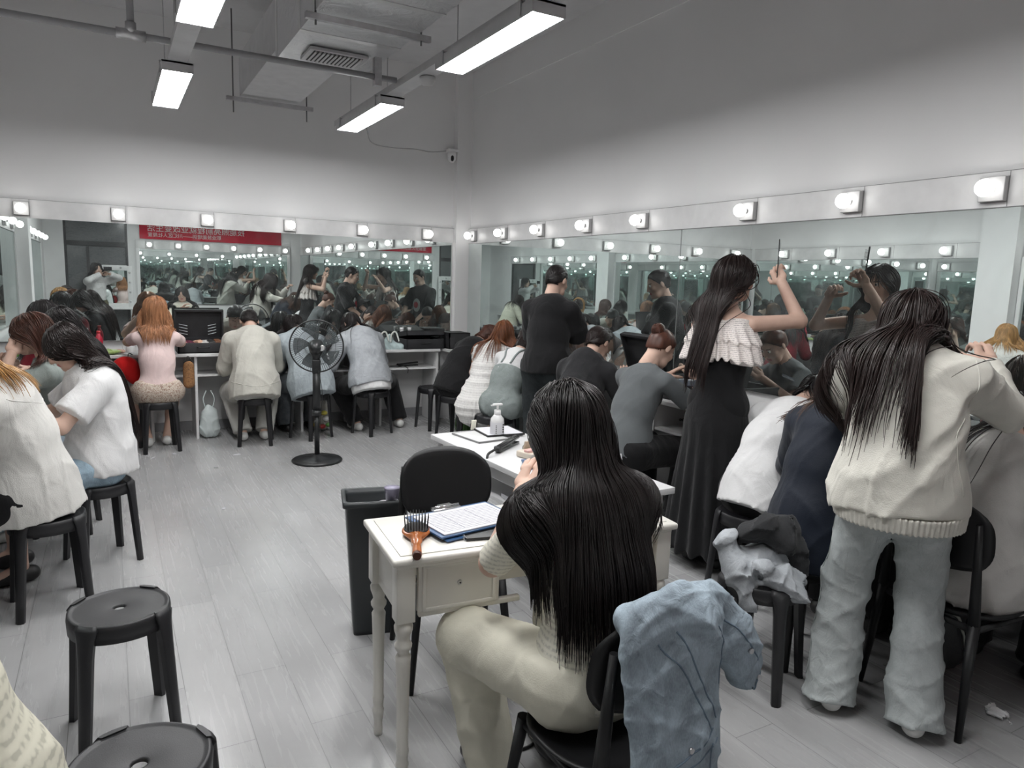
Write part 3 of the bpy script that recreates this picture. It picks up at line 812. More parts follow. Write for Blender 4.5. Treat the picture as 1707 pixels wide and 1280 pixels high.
# front wall mirror, strip and red banner (seen in the back mirror)
r, f, bb = mirror('wall_mirror', (2.0, YF+.015, 1.475), (2.9, .03, 1.10), 'mirror on the wall behind the camera under the red banner')
f.box((.53, YF+.025, 1.475), (.06, .05, 1.10)); f.box((3.47, YF+.025, 1.475), (.06, .05, 1.10)); frame_done(r, f)
light_strip((.50, YF), (3.5, YF), (0, 1), label='white bulb board on the wall behind the camera', seams=[.30+.53*k for k in range(6)])
for i in range(6): put_bulb(.74+.53*i, YF+.04, 2.105, 0, ['leftmost', 'second', 'third', 'fourth', 'fifth', 'sixth'][i]+' lit bulb seen under the reflected red banner', 'bulbs under the red banner')
def text(name, body, size, loc, rot, mat, parent, ext=.001):
    cu = bpy.data.curves.new(name, 'FONT'); cu.body = body; cu.size = size; cu.extrude = ext; cu.align_x = 'LEFT'
    t = bpy.data.objects.new(name+'_tmp', cu); COL.objects.link(t)
    dg = bpy.context.evaluated_depsgraph_get(); me = bpy.data.meshes.new_from_object(t.evaluated_get(dg)); bpy.data.objects.remove(t)
    me.materials.clear(); me.materials.append(mat)
    o = bpy.data.objects.new(name, me); COL.objects.link(o); o.parent = parent; o.location = loc; o.rotation_euler = rot; return o
RED = cloth('red banner cloth', (.48, .012, .035), .7, .2)
r = empty('banner', (1.95, YF+.02, 2.22), 0, 'red cloth banner with white Chinese lettering above the mirror behind the camera', 'banner')
m = MB(); m.mat(RED).box((0, 0, .28), (2.75, .006, .56)); m.done('cloth', r)
TW = plain('white print', (.7, .66, .66), .7)
text('small_lettering', '职业技能培训——川汇区人社局宣', .092, (.15, .006, .055), (PI/2, 0, PI), TW, r)
text('large_lettering', '技能照亮前程就业改变生活', .155, (.62, .006, .165), (PI/2, 0, PI), TW, r)
# white framed light-up mirror leaning by the dark door
r = empty('framed_mirror', (.12, YF+.08, .85), 0, 'white framed mirror with unlit bulbs standing by the dark glazed door', 'mirror')
m = MB(); m.mat(mirror_mat()).box((0, 0, .40), (.42, .012, .66)); m.done('glass', r)
m = MB(); m.mat(GLOSSW)
for x in (-.25, .25): m.box((x, .005, .40), (.085, .03, .84), bev=.004)
for z in (.03, .775): m.box((0, .005, z), (.42, .03, .10), bev=.004)
m.done('frame', r)
b = MB(); b.mat(plain('unlit bulb', (.6, .6, .6), .3))
for k in range(4):
    for x in (-.25, .25): b.ball((x, .035, .12+k*.19), .02, 10)
for x in (-.1, .1): b.ball((x, .035, .78), .02, 10)
b.done('unlit_bulb', r)
t = MB(); t.mat(GLOSSW).box((0, 0, .83), (.6, .26, .03), bev=.004)
for x in (-.27, .27):
    for y in (-.1, .1): t.box((x, y, .408), (.04, .04, .816))
t.done('side_table', None, (.12, YF+.14, 0), 0, 'small white table under the framed mirror behind the camera', 'table')

# ---------------------------------------------------------------- counters along the walls
SHELFW = plain('white melamine', (.68, .68, .68), .4, var=.03)
def counter(name, L, loc, rz, label, bays, depth=.45):
    """worktop along local x from 0 to L, open front at -y; loc is the back left foot"""
    r = empty(name, loc, rz, label, 'counter')
    m = MB(); m.mat(SHELFW).box((L/2, -depth/2, CH-.014), (L, depth, .028), bev=.002); m.done('worktop', r)
    for x in bays: 
        m = MB(); m.mat(SHELFW).box((x, -depth/2+.015, (CH-.028)/2), (.024, depth-.05, CH-.028)); m.done('side_panel', r)
    for x0, x1 in zip(bays[:-1], bays[1:]):
        if (x1-x0) > .7: continue
        m = MB(); m.mat(SHELFW).box(((x0+x1)/2, -depth/2+.02, CH-.215), (x1-x0-.024, depth-.06, .018)); m.box(((x0+x1)/2, -.03, CH-.12), (x1-x0-.024, .012, .17)); m.done('shelf', r)
    return r
# back counter: gaps for knees alternate with shelf bays
counter('counter', 3.20-(XL+.45), (XL+.45, 7.76, 0), 0, 'white counter along the back wall with open shelves', [.03, .60-.05, .905, 1.29, 1.72, 2.28, 2.84, 3.12, 3.78])
counter('counter', 8.35, (3.70, 7.55, 0), -PI/2, 'white counter along the right wall with open shelf bays', [.02, .60, 1.25, 1.85, 2.5, 3.1, 3.75, 4.35, 5.0, 5.6, 6.3, 6.9, 7.5, 8.3])
counter('counter', 7.2, (XL+.02, .4, 0), PI/2, 'white counter along the left wall where the women in white blouses sit', [.02, .6, 1.25, 1.85, 2.5, 3.1, 3.75, 4.35, 5.0, 5.6, 6.3, 7.1], .42)

# ---------------------------------------------------------------- ceiling lamps, duct, pipe
LAMP_M = emit('lit diffuser', (1, 1, 1), LAMP_E)
HOUS = plain('grey lamp housing', (.55, .55, .56), .45)
def lamp(x, y0, y1, label, wires=True):
    r = empty('linear_lamp', (x, (y0+y1)/2, 2.9), 0, label, 'ceiling lamp', 'linear ceiling lamps'); L = y1-y0
    m = MB(); m.mat(HOUS); m.box((0, 0, .055), (.19, L, .012))
    for s in (-1, 1): m.box((s*.093, 0, .028), (.006, L, .064))
    for s in (-1, 1): m.box((0, s*(L/2-.004), .028), (.18, .008, .064))
    m.done('housing', r)
    m = MB(); m.mat(LAMP_M).box((0, 0, .004), (.178, L-.02, .006)); m.done('diffuser', r)
    for s in (-1, 1):
        m = MB(); m.mat(STEEL).bar((0, s*(L/2-.12), .06), (0, s*(L/2-.12), ZC-2.9), .006, .006)
        m.box((0, s*(L/2-.12), .075), (.20, .02, .006)); m.box((-.1, s*(L/2-.12), .04), (.006, .02, .08)); m.box((.1, s*(L/2-.12), .04), (.006, .02, .08)); m.done('hanger', r)
    return r
for x, row in ((1.935, 'right'), (.455, 'left')):
    for k, (y0, y1) in enumerate(((5.40, 6.60), (3.17, 4.36), (.95, 2.13))):
        lamp(x, y0, y1, ['lit linear lamp farthest from the camera in the %s row', 'second lit linear lamp of the %s ceiling row', 'linear lamp of the %s row overhead, out of the picture'][k] % row)
    m = MB(); m.mat(HOUS).box((x, 3.0, 2.985), (.12, 7.6, .05)); m.done('cable_trunking', label='grey metal trunking carrying the %s row of ceiling lamps' % row, cat='trunking')
DUCTW = plain('white duct board', (.62, .62, .63), .5)
def foil():
    m, nt, b = new_mat('crinkled foil'); v = coords(nt); b.inputs['Metallic'].default_value = .9; b.inputs['Roughness'].default_value = .33
    b.inputs['Base Color'].default_value = (.82, .82, .83, 1); n = noise_tex(nt, v, 6, 8, 2.5); bump(nt, b, n, .6, .03); return m
FOIL = foil()
r = empty('air_duct', (1.39, 5.6, 3.2), 0, 'rectangular ceiling air duct, white board at its end and foil-wrapped nearer', 'duct')
m = MB(); m.mat(DUCTW).box((0, .86, .19), (.52, 1.66, .36)); m.done('duct_end', r)
m = MB(); m.mat(FOIL).box((.06, -2.9, .16), (.66, 5.8, .46)); m.mat(plain('foil tape', (.75, .75, .75), .3, .6))
for y in (-.05, -.75, -1.5, -2.2): m.box((.06, y, .16), (.668, .05, .468))
m.done('foil_duct', r)
g = MB(); g.mat(DUCTW).box((.06, -.35, -.085), (.40, .30, .02)); gr = g.done('vent_grille', r)
g = MB(); g.mat(plain('dark grille gap', (.06, .06, .06), .6)).box((.06, -.35, -.096), (.34, .24, .004)); g.mat(DUCTW)
for k in range(12): g.box((.06-.155+k*.0285, -.35, -.101), (.012, .24, .012), (0, .5, 0))
g.done('louvres', gr)
for y in (1.6, -1.15):
    for s in (-1, 1):
        m = MB(); m.mat(plain('dark steel rod', (.16, .16, .16), .5, .5)).cyl((s*.33+(.06 if y < 0 else 0), y, -.15), (s*.33+(.06 if y < 0 else 0), y, .74), .006, n=8); m.done('hanging_rod', r)
    m = MB(); m.mat(STEEL).box((.06 if y < 0 else 0, y, -.03 if y > 0 else -.105), (.78, .035, .035)); m.done('hanging_bar', r)
PIPE = plain('grey painted pipe', (.33, .33, .34), .45)
r = empty('ceiling_pipe', (0, 5.12, 3.0), 0, 'grey sprinkler pipe crossing under the ceiling with a tee joint', 'pipe')
m = MB(); m.mat(PIPE).cyl((-1.0, 0, 0), (1.86, 0, 0), .021, n=14); m.done('pipe', r)
m = MB(); m.mat(PIPE).cyl((.18, 0, 0), (.18, 0, .95), .021, n=14); m.done('riser', r)
m = MB(); m.mat(STEEL).cyl((.10, 0, 0), (.26, 0, 0), .032, n=14).cyl((.18, 0, 0), (.18, 0, .07), .031, n=14); m.done('tee_joint', r)
m = MB(); m.mat(STEEL).box((1.72, 0, .12), (.05, .05, .36)).box((1.72, 0, .5), (.012, .012, .9)); m.done('pipe_bracket', r)
m = MB(); m.mat(plain('off white detector', (.5, .5, .5), .4)).lathe([(.055, .0), (.055, -.02), (.038, -.05), (.01, -.055)], (1.95, 4.75, 2.955), 18); m.done('smoke_detector', label='small round smoke detector under the right lamp trunking', cat='smoke detector')
# dome camera with its cable
r = empty('dome_camera', (3.50, 7.77, 3.03), 0, 'small white dome camera high in the corner on the back wall', 'security camera')
m = MB(); m.mat(GLOSSW).box((0, 0, .03), (.13, .12, .03), bev=.006).cyl((0, -.01, .02), (0, -.01, -.04), .052, .05, 20).ball((0, -.01, -.05), .05, 18); m.done('housing', r)
m = MB(); m.mat(BLK).ball((-.012, -.045, -.055), .026, 14, (.8, .8, 1.4)); m.done('lens', r)
m = MB(); m.mat(plain('white cable', (.45, .45, .45), .5)); m.tube(catmull([(2.10, 6.55, 2.94), (2.3, 7.0, 2.90), (2.6, 7.3, 2.93), (2.95, 7.5, 2.98), (3.2, 7.65, 3.0), (3.46, 7.8, 3.06)]), .006)
m.done('camera_cable', label='thin cable sagging from the far lamp to the dome camera', cat='cable')
# ---------------------------------------------------------------- stools
def make_stool(h=.45):
    r = empty('plastic_stool')
    pts = []
    for i in range(64):
        a = 2*PI*i/64; k = abs(math.cos(2*a-PI/2)); rr = .158+.006*k**2; pts.append((rr*math.cos(a), rr*math.sin(a)))
    m = MB(); m.mat(PLBLACK)
    n = 64; rings = []
    for rad, z in ((.018, h-.014), (.019, h-.005), (.024, h-.004), (.10, h-.0035), (.138, h-.0035), (.144, h-.003), (.149, h), (.154, h), (.158, h-.003), (.160, h-.02), (.158, h-.062), (.150, h-.062), (.150, h-.012), (.018, h-.014)):
        rings.append([m.bm.verts.new((math.cos(2*PI*i/n)*(rad+(.005*abs(math.sin(4*PI*i/n))**3 if rad > .14 else 0)), math.sin(2*PI*i/n)*(rad+(.005*abs(math.sin(4*PI*i/n))**3 if rad > .14 else 0)), z)) for i in range(n)])
    for a, b in zip(rings[:-1], rings[1:]):
        for i in range(n): f = m.bm.faces.new((a[i], a[(i+1) % n], b[(i+1) % n], b[i])); f.smooth = True; f.material_index = 0
    m.done('seat', r)
    for k in range(4):
        a = PI/4+k*PI/2; u = Vector((math.cos(a), math.sin(a), 0)); v = Vector((-math.sin(a), math.cos(a), 0))
        m = MB(); m.mat(PLBLACK); ts = [(.0, .205, .040, .018), (.4, .190, .046, .020), (.75, .178, .052, .022), (.90, .172, .066, .022), (.965, .169, .088, .016), (1.0, .160, .070, .010)]
        prev = None
        for t, rad, wd, th in ts:
            c = u*rad+Vector((0, 0, t*(h+.004))); ring = []
            for (p, q) in ((-1, 0), (-.6, .5), (0, .72), (.6, .5), (1, 0), (.8, -1), (-.8, -1)):
                ring.append(m.bm.verts.new(c+v*p*wd/2+u*(q*th*.9-.002)))
            if prev:
                for i in range(7): f = m.bm.faces.new((prev[i], prev[(i+1) % 7], ring[(i+1) % 7], ring[i])); f.smooth = i < 4
            else: m.bm.faces.new(ring[::-1])
            prev = ring
        m.bm.faces.new(prev); m.done('leg', r)
    return r
STOOL0 = make_stool(); SF = [STOOL0]
def stool(x, y, rz, label, z=1.0):
    o = SF.pop() if SF else copy_tree(STOOL0)
    o.location = (x, y, 0); o.rotation_euler = (0, 0, math.radians(rz)); o.scale = (1, 1, z); tag(o, label, 'stool', 'black plastic stools'); return o
# ---------------------------------------------------------------- chairs with an oval back
CHB = plain('black chair shell', (.006, .006, .007), .45, spec=.35)
def make_chair(w=.40):
    """seat faces +y (backrest at -y)"""
    r = empty('chair')
    m = MB(); m.mat(CHB); n = 40; rings = []
    for rad, z in ((0.001, .430), (.15, .432), (.19, .440), (.205, .447), (.210, .440), (.195, .424), (.1, .415), (.001, .412)):
        rings.append([m.bm.verts.new((rad*1.0*abs(math.cos(a))**.85*(1 if math.cos(a) > 0 else -1), rad*.98*abs(math.sin(a))**.85*(1 if math.sin(a) > 0 else -1), z-.014*min(1, (rad*math.sin(a)/.2)**2)*(math.sin(a) > 0))) for a in [2*PI*i/n for i in range(n)]])
    for a, b in zip(rings[:-1], rings[1:]):
        for i in range(n): f = m.bm.faces.new((a[i], a[(i+1) % n], b[(i+1) % n], b[i])); f.smooth = True
    m.done('seat', r)
    for s in (-1, 1):
        m = MB(); m.mat(CHB); m.cyl((s*.215, -.235, 0), (s*.190, -.19, .43), .012, .021, 12).cyl((s*.190, -.19, .43), (s*.175, -.205, .80), .021, .011, 12); m.done('leg', r)
        m = MB(); m.mat(CHB); m.cyl((s*.205, .215, 0), (s*.165, .155, .425), .011, .019, 12); m.done('leg', r)
    m = MB(); m.mat(CHB).cyl((-.19, -.185, .405), (.19, -.185, .405), .013).cyl((-.165, .15, .405), (.165, .15, .405), .013)
    for s in (-1, 1): m.cyl((s*.19, -.185, .405), (s*.165, .15, .405), .012)
    m.done('seat_frame', r)
    m = MB(); m.mat(CHB); NX, NZ = 25, 15; front, back_ = [], []
    for th, lst in ((.009, front), (-.009, back_)):
        for i in range(NX):
            for j in range(NZ):
                u, v = i/(NX-1)*2-1, j/(NZ-1)*2-1
                k = 1-.34*abs(v)**3.2 if v > 0 else 1-.20*abs(v)**3; kz = 1-.16*abs(u)**2.4
                x = u*w/2*k; z = .735+v*.145*kz; y = -.200+.055*(u*k)**2-.02*(v) ; e = max(abs(u), abs(v)); y += th*(1 if e < .999 else 0)
                lst.append(m.bm.verts.new((x, y, z)))
    for lst, fl in ((front, 1), (back_, 0)):
        for i in range(NX-1):
            for j in range(NZ-1):
                q = [lst[i*NZ+j], lst[(i+1)*NZ+j], lst[(i+1)*NZ+j+1], lst[i*NZ+j+1]]
                f = m.bm.faces.new(q if fl else q[::-1]); f.smooth = True
    bmesh.ops.remove_doubles(m.bm, verts=m.bm.verts[:], dist=.0005)
    m.done('backrest', r)
    return r
CH0 = make_chair(); CF = [CH0]
def chair(x, y, rz, label):
    o = CF.pop() if CF else copy_tree(CH0)
    o.location = (x, y, 0); o.rotation_euler = (0, 0, math.radians(rz)); tag(o, label, 'chair', 'black chairs with oval backs'); return o
# ---------------------------------------------------------------- antique white desk
ANT = plain('antique white paint', (.66, .645, .60), .32, var=.04, nscale=5)
def make_desk():
    W, D, Hh = 1.02, .40, .78
    r = empty('writing_desk', (1.215, 2.045, 0), math.radians(-5), 'white antique-style writing desk with turned legs and a hairbrush on top', 'desk')
    m = MB(); m.mat(ANT).box((0, 0, Hh-.011), (W, D, .022), bev=.008, seg=3).box((0, 0, Hh+.0015), (W-.06, D-.06, .003), bev=.001)
    m.box((0, 0, Hh-.029), (W-.03, D-.03, .014), bev=.005); m.done('tabletop', r)
    m = MB(); m.mat(ANT)
    m.box((0, D/2-.045, .665), (W-.10, .018, .18)); 
    for s in (-1, 1):
        m.box((s*(W/2-.045), 0, .665), (.018, D-.1, .18)); m.box((s*(W/2-.034), 0, .665), (.006, D-.20, .10), bev=.002); m.box((s*.185, 0, .665), (.018, D-.09, .18))
    for s in (-1, 1): m.box((s*(W/2-.26), -D/2+.045, .585), (.34, .02, .018), bev=.004)
    m.box((0, -D/2+.05, .735), (.36, .02, .03), bev=.003); m.box((0, -D/2+.10, .69), (.36, .015, .12)); m.done('apron', r)
    for s, nm in ((-1, 'left'), (1, 'right')):
        cx = s*(W/2-.22)
        d = MB(); d.mat(ANT).box((cx, -D/2+.042, .668), (.268, .018, .150), bev=.003)
        for zz, hh in ((.60, .012), (.736, .012)): d.box((cx, -D/2+.031, zz), (.235, .006, hh), bev=.002)
        for xx in (-.115, .115): d.box((cx+xx, -D/2+.031, .668), (.012, .006, .148), bev=.002)
        dr = d.done('drawer', r)
        k = MB(); k.mat(STEEL).cyl((cx, -D/2+.034, .672), (cx, -D/2+.028, .672), .008, .007, 12); k.mat(BLK).cyl((cx, -D/2+.0285, .672), (cx, -D/2+.0265, .672), .003, n=8); k.done('knob_plate', dr)
    prof = [(.014, .0), (.016, .02), (.014, .05), (.019, .085), (.021, .095), (.017, .105), (.019, .13), (.021, .14), (.018, .15), (.019, .30), (.023, .44), (.024, .455), (.017, .468), (.026, .485), (.027, .495), (.019, .508), (.021, .52), (.028, .54), (.029, .555), (.021, .575)]
    for sx in (-1, 1):
        for sy in (-1, 1):
            l = MB(); l.mat(ANT).lathe(prof, (sx*(W/2-.045), sy*(D/2-.045), 0), 20); l.box((sx*(W/2-.045), sy*(D/2-.045), .667), (.058, .058, .19), bev=.003); l.done('leg', r)
    return r
make_desk()
# plain white side table behind it
TBW = plain('scuffed white paint', (.64, .64, .645), .38, var=.05, nscale=4)
r = empty('side_table', (1.80, 2.91, 0), math.radians(2.5), 'long plain white table behind the desk with hair tools on it', 'table')
m = MB(); m.mat(TBW).box((0, 0, .736), (.50, 1.38, .028), bev=.003); m.done('tabletop', r)
for s in (-1, 1):
    for q in (-1, 1):
        m = MB(); m.mat(TBW).box((s*.21, q*.62, .361), (.04, .04, .722), bev=.002); m.done('leg', r)
m = MB(); m.mat(TBW)
for s in (-1, 1): m.box((s*.21, 0, .69), (.018, 1.2, .06)); m.box((0, s*.62, .69), (.38, .018, .06))
m.done('apron', r)
m = MB(); m.mat(TBW).box((0, 0, .55), (.40, 1.2, .016)); m.done('shelf', r)
for y in (-.2, .25):
    m = MB(); m.mat(TBW).box((-.15, y, .62), (.06, .02, .13)); m.done('divider', r)
# ---------------------------------------------------------------- stools and chairs on the floor
stool(-.015, 2.68, 8, 'empty black plastic stool in the left foreground, seat fully in view')
stool(.015, 1.76, -25, 'empty black plastic stool cut off by the bottom edge of the photo')
stool(-.30, 3.88, 10, 'black plastic stool under the woman in the sheer white blouse')
stool(-.09, 4.40, 20, 'black plastic stool under the long-haired woman in jeans shorts')
stool(-.28, 5.02, -10, 'black plastic stool under the woman with auburn bobbed hair')
stool(-.16, 5.80, 15, 'black plastic stool beyond the auburn-haired woman at the left counter')
stool(.345, 7.02, 5, 'black plastic stool under the woman in the pink top')
stool(1.16, 6.98, -12, 'black plastic stool under the person in the cream hooded jacket')
stool(1.70, 7.05, 30, 'black plastic stool behind the pedestal fan')
stool(2.32, 7.03, 24, 'black plastic stool under the person in the grey denim jacket')
stool(3.02, 7.05, 10, 'empty black plastic stool under the open shelf in the back corner')
stool(3.00, 6.45, 30, 'black plastic stool under the person in black with a reddish ponytail')
stool(2.98, 5.88, 0, 'black plastic stool under the woman in the white ruffled dress')
stool(2.88, 5.38, 12, 'black plastic stool under the woman in dungarees')
stool(2.83, 4.27, 20, 'black plastic stool under the person in the black hooded sweatshirt')
stool(2.80, 3.62, -8, 'black plastic stool under the woman in the grey T-shirt')
stool(2.88, 2.52, 12, 'black plastic stool under the person in the plain white T-shirt')
stool(2.60, 1.98, -15, 'black plastic stool under the person in the navy jacket')
stool(2.27, 1.90, 22, 'black plastic stool piled with grey and charcoal clothes')
# ---------------------------------------------------------------- people
for nm, c in {'black hair': (.012, .009, .009), 'dark brown hair': (.018, .011, .010), 'auburn hair': (.17, .062, .026), 'ginger hair': (.36, .17, .085), 'golden hair': (.40, .22, .08), 'red brown hair': (.075, .028, .018), 'brown hair': (.07, .035, .022)}.items(): hair_mat(nm, c)
PEOPLE = []
def person(label, loc, heading, pose, hand=('relaxed', 'relaxed'), hair_=None, hcol='black hair', garments=(), shoe=None, face=False, legs=True, h=.011, extra=None, seams=()):
    """garments: list of (name, Solid, material, grid step); they also carry the hair"""
    root = empty('person', (loc[0], loc[1], 0), math.radians(heading), label, 'person')
    J = pose; gs = {}
    for g in garments:
        gs[g[0]] = (g[1], solid_obj(g[0], g[1], g[2], root, g[3]))
    PEOPLE.append((label, root, J)); build_body(J, root, hand, MATS[hcol], h, legs)
    if face: eyes(J, root)
    if shoe: shoes(J, root, shoe)
    if hair_ is not None:
        px_ = hair_.pop('proxy', None); hair(J, root, MATS[hcol], [px_] if px_ else [v[0] for v in gs.values()], **hair_)
    if extra: extra(J, root, gs)
    return root
def seam(gs, key, pts, r=.0022, mat=None, name='seam', lift=.0):
    sol, ob = gs[key]; m = MB(); m.mat(mat or ob.data.materials[0]); m.tube(on_surface(sol, pts, lift), r, 6); return m.done(name, ob)
def local(loc, heading, P):
    a = math.radians(-heading); x, y = P[0]-loc[0], P[1]-loc[1]
    return (x*math.cos(a)-y*math.sin(a), x*math.sin(a)+y*math.cos(a), P[2])
CREAM = cloth('cream jacket cotton', (.64, .625, .565)); WSHIRT = cloth('white jersey', (.68, .68, .68)); BLKC = cloth('black fabric', (.010, .010, .011), var=.2)
DEN = denim('pale blue denim', (.33, .40, .46)); GDEN = denim('grey denim', (.36, .38, .40), .15); LJEAN = denim('bleached jeans denim', (.40, .43, .43), .14)
NAVY = cloth('navy nylon', (.008, .012, .022), .6, .3); WSHOE = plain('white shoe leather', (.65, .65, .63), .5); BSHOE = plain('black shoe', (.015, .015, .016), .5)
GREY = cloth('grey marl jersey', (.115, .125, .13), wrinkle=.3); SHEER = cloth('sheer white cotton', (.66, .65, .62), .7, .6, var=.05)

# F1: woman at the desk, back to the camera
loc, hd = (1.125, 1.49), 0
J = make_pose(lean=3, lean2=16, head=(22, 8, -3), hl=(-.035, .35, .96), hr=(.16, .36, .88), el=(-.55, .1, -1.0), er=(.6, -.2, -.7), seat=.44,
              fl=(-.12, .34, .08), fr=(.12, .36, .08), kl=(-.28, 1, .4), kr=(.25, 1, .4), off=(0, 0), shw=.16, s=1.0)
tp = top_cloth(J, .012, .95, hem=.055, q=.76, amp=.004, w=.95); tr = legs_cloth(J, .03, .035, .05, waist=.06, amp=.005)
def f1(J, r, gs):
    seam(gs, 'trousers', [J.P+A(-.02, -.14, .02), J.P+A(.0, -.16, -.06)]); seam(gs, 'trousers', [J.P+A(.07, -.14, .03), J.P+A(.09, -.14, -.05), J.P+A(.12, -.10, -.09)])
person('woman with waist-length black hair seated at the white desk, back to the camera', loc, hd, J, ('relaxed', 'pinch'),
       dict(n=3800, length=.59, r=.0017, spread=.7, back=.45, steps=26, off=(.006, .034), lenvar=.10, momentum=.42, gather=(.0, .14), behind=9), 'black hair',
       [('knit_top', tp, knit('cream openwork knit', (.80, .78, .68), 75, .25), .007), ('trousers', tr, cloth('cream cotton twill', (.66, .64, .54), wrinkle=.3), .009)], BSHOE, h=.009, extra=f1)

# R10: woman standing in the cream jacket
loc, hd = (2.47, 1.49), -52
J = make_pose(sit=False, lean=4, lean2=20, head=(38, -6, 0), hl=(-.10, .52, 1.12), hr=(.30, .40, 1.345), el=(-.8, -.1, -.5), er=(.75, -.1, -1), fl=(-.16, .02, .08), fr=(.12, -.03, .08), kl=(-.1, 1, 0), kr=(.1, 1, 0), s=.97, shw=.17)
jk = top_cloth(J, .062, 2.0, hem=.05, q=.82, cuff=.030, amp=.015, freq=14, w=1.0, neckr=.075, flare=.015)
jk.cap(J.N-.03*J.d2-J.fwd*.03, J.N+.04*J.d2-J.fwd*.01, .075, .070, k=.03)
hemb = Solid(); hemb.cap(J.P+A(0, 0, .0), J.P+A(0, 0, -.085), .222, .212, q=.92, n=J.fwd0, flat=True, k=.01); hemb.plane(J.P+A(0, 0, -.028), A(0, 0, 1))
hemb.fold.append(lambda X: .0035*np.sin(np.arctan2(X[:, 1], X[:, 0])*70))
pt = legs_cloth(J, .018, .032, .070, 2.13, waist=.08, amp=.011, freq=26)
pt.st = (.5, .5, 1.6)
def r10(J, r, gs):
    solid_obj('elastic_hem', hemb, CREAM, r, .006)
    seam(gs, 'jeans', [J.P+A(.03, -.17, -.03), J.P+A(.04, -.18, -.13), J.P+A(.085, -.18, -.165), J.P+A(.13, -.16, -.13), J.P+A(.135, -.15, -.03)], .0016, DEN, 'pocket')
    seam(gs, 'jeans', [J.P+A(0, -.17, .03), J.P+A(0, -.16, -.12)], .002)
    for h_, k_, a_ in ((J.hipL, J.KL, J.AL), (J.hipR, J.KR, J.AR)):
        sx = -1 if h_[0] < 0 else 1; seam(gs, 'jeans', [h_+A(sx*.12, 0, .0), k_+A(sx*.09, 0, 0), a_+A(sx*.09, 0, .03)], .002)
    seam(gs, 'jacket', [J.SR+A(.02, -.03, .06), J.SR+A(.03, -.09, -.02), J.SR+A(.02, -.10, -.12)], .0025)
    seam(gs, 'jacket', [J.P+A(.17, -.10, .05), J.C+A(.14, -.13, 0), J.SR+A(-.03, -.12, -.12)], .002)
person('woman standing in cream jacket and flared jeans, long dark hair, right arm reaching out', loc, hd, J, ('pinch', 'pinch'),
       dict(n=2200, length=.54, r=.0021, spread=.7, back=.3, lenvar=.18, wave=.07, steps=24, off=(.008, .045), gather=(-.085, .10), dirp=(-.25, -.1, 0)), 'dark brown hair',
       [('jacket', jk, CREAM, .009), ('jeans', pt, LJEAN, .009)], WSHOE, extra=r10)

# R7: woman in lace top and black skirt, combing
loc, hd = (3.0, 2.92), -78
J = make_pose(sit=False, lean=2, lean2=4, head=(10, -18, 0), hl=(-.17, .30, 1.56), hr=(.16, .31, 1.64), el=(-.8, .35, -.6), er=(.9, .45, -.75), s=1.045, shw=.155)
lace = Solid(); N, s_ = J.N, J.s
for a_, b_, r1, r2 in ((-.075, -.27, .170, .232), (-.065, -.17, .165, .215)):
    lace.cap(N+a_*J.d2, N+b_*J.d2, r1*s_, r2*s_, q=.66, n=J.fwd, k=.006, flat=True)
lace.cap(N-.055*J.d2, N-.10*J.d2, .16*s_, .18*s_, q=.66, n=J.fwd, k=.01)
lace.plane(N-.04*J.d2, J.d2)
lace.fold.append(lambda X: .011*np.sin(np.arctan2(X[:, 1], X[:, 0])*22+2*np.sin(X[:, 2]*9))*np.clip((N[2]-.05-X[:, 2])/.1, 0, 1)+.008*np.sin(np.arctan2(X[:, 1], X[:, 0])*5))
LACE = knit('white lace', (.80, .74, .71), 120, .5)
dr = Solid(); torso(dr, J, .006, 0, True); dr.plane(N-.13*J.d2, J.d2)
sk = Solid(); sk.cap(J.P+A(0, 0, .13), J.P-A(0, 0, .10), .125, .175, q=.85, n=J.fwd0, k=.04); sk.cap(J.P-A(0, 0, .10), A(J.P[0], J.P[1], .10), .18, .27, q=.85, k=.05, flat=True)
sk.fold.append(lambda X: .014*np.sin(np.arctan2(X[:, 1], X[:, 0])*15+X[:, 2]*3)*np.clip((.9-X[:, 2])/.5, 0, 1))
prox = Solid(); prox.cap(N-.03*J.d2, N-.32*J.d2, .15*s_, .26*s_, q=.68, n=J.fwd, k=.08); prox.cap(J.SL, J.SR, .062, k=.06)
person('woman in white lace top and long black skirt standing with a comb raised', loc, hd, J, ('pinch', ('grip', (0, -1, .2))),
       dict(n=1500, length=.56, r=.0021, spread=.8, back=.2, fringe=True, wave=.08, lenvar=.2, steps=22, off=(.010, .042), gather=(-.025, .06), behind=6, proxy=prox), 'dark brown hair',
       [('dress', dr, BLKC, .010), ('lace_ruffle', lace, LACE, .006), ('skirt', sk, BLKC, .013)], BSHOE, face=True)
R7J, R7L, R7H = J, loc, hd
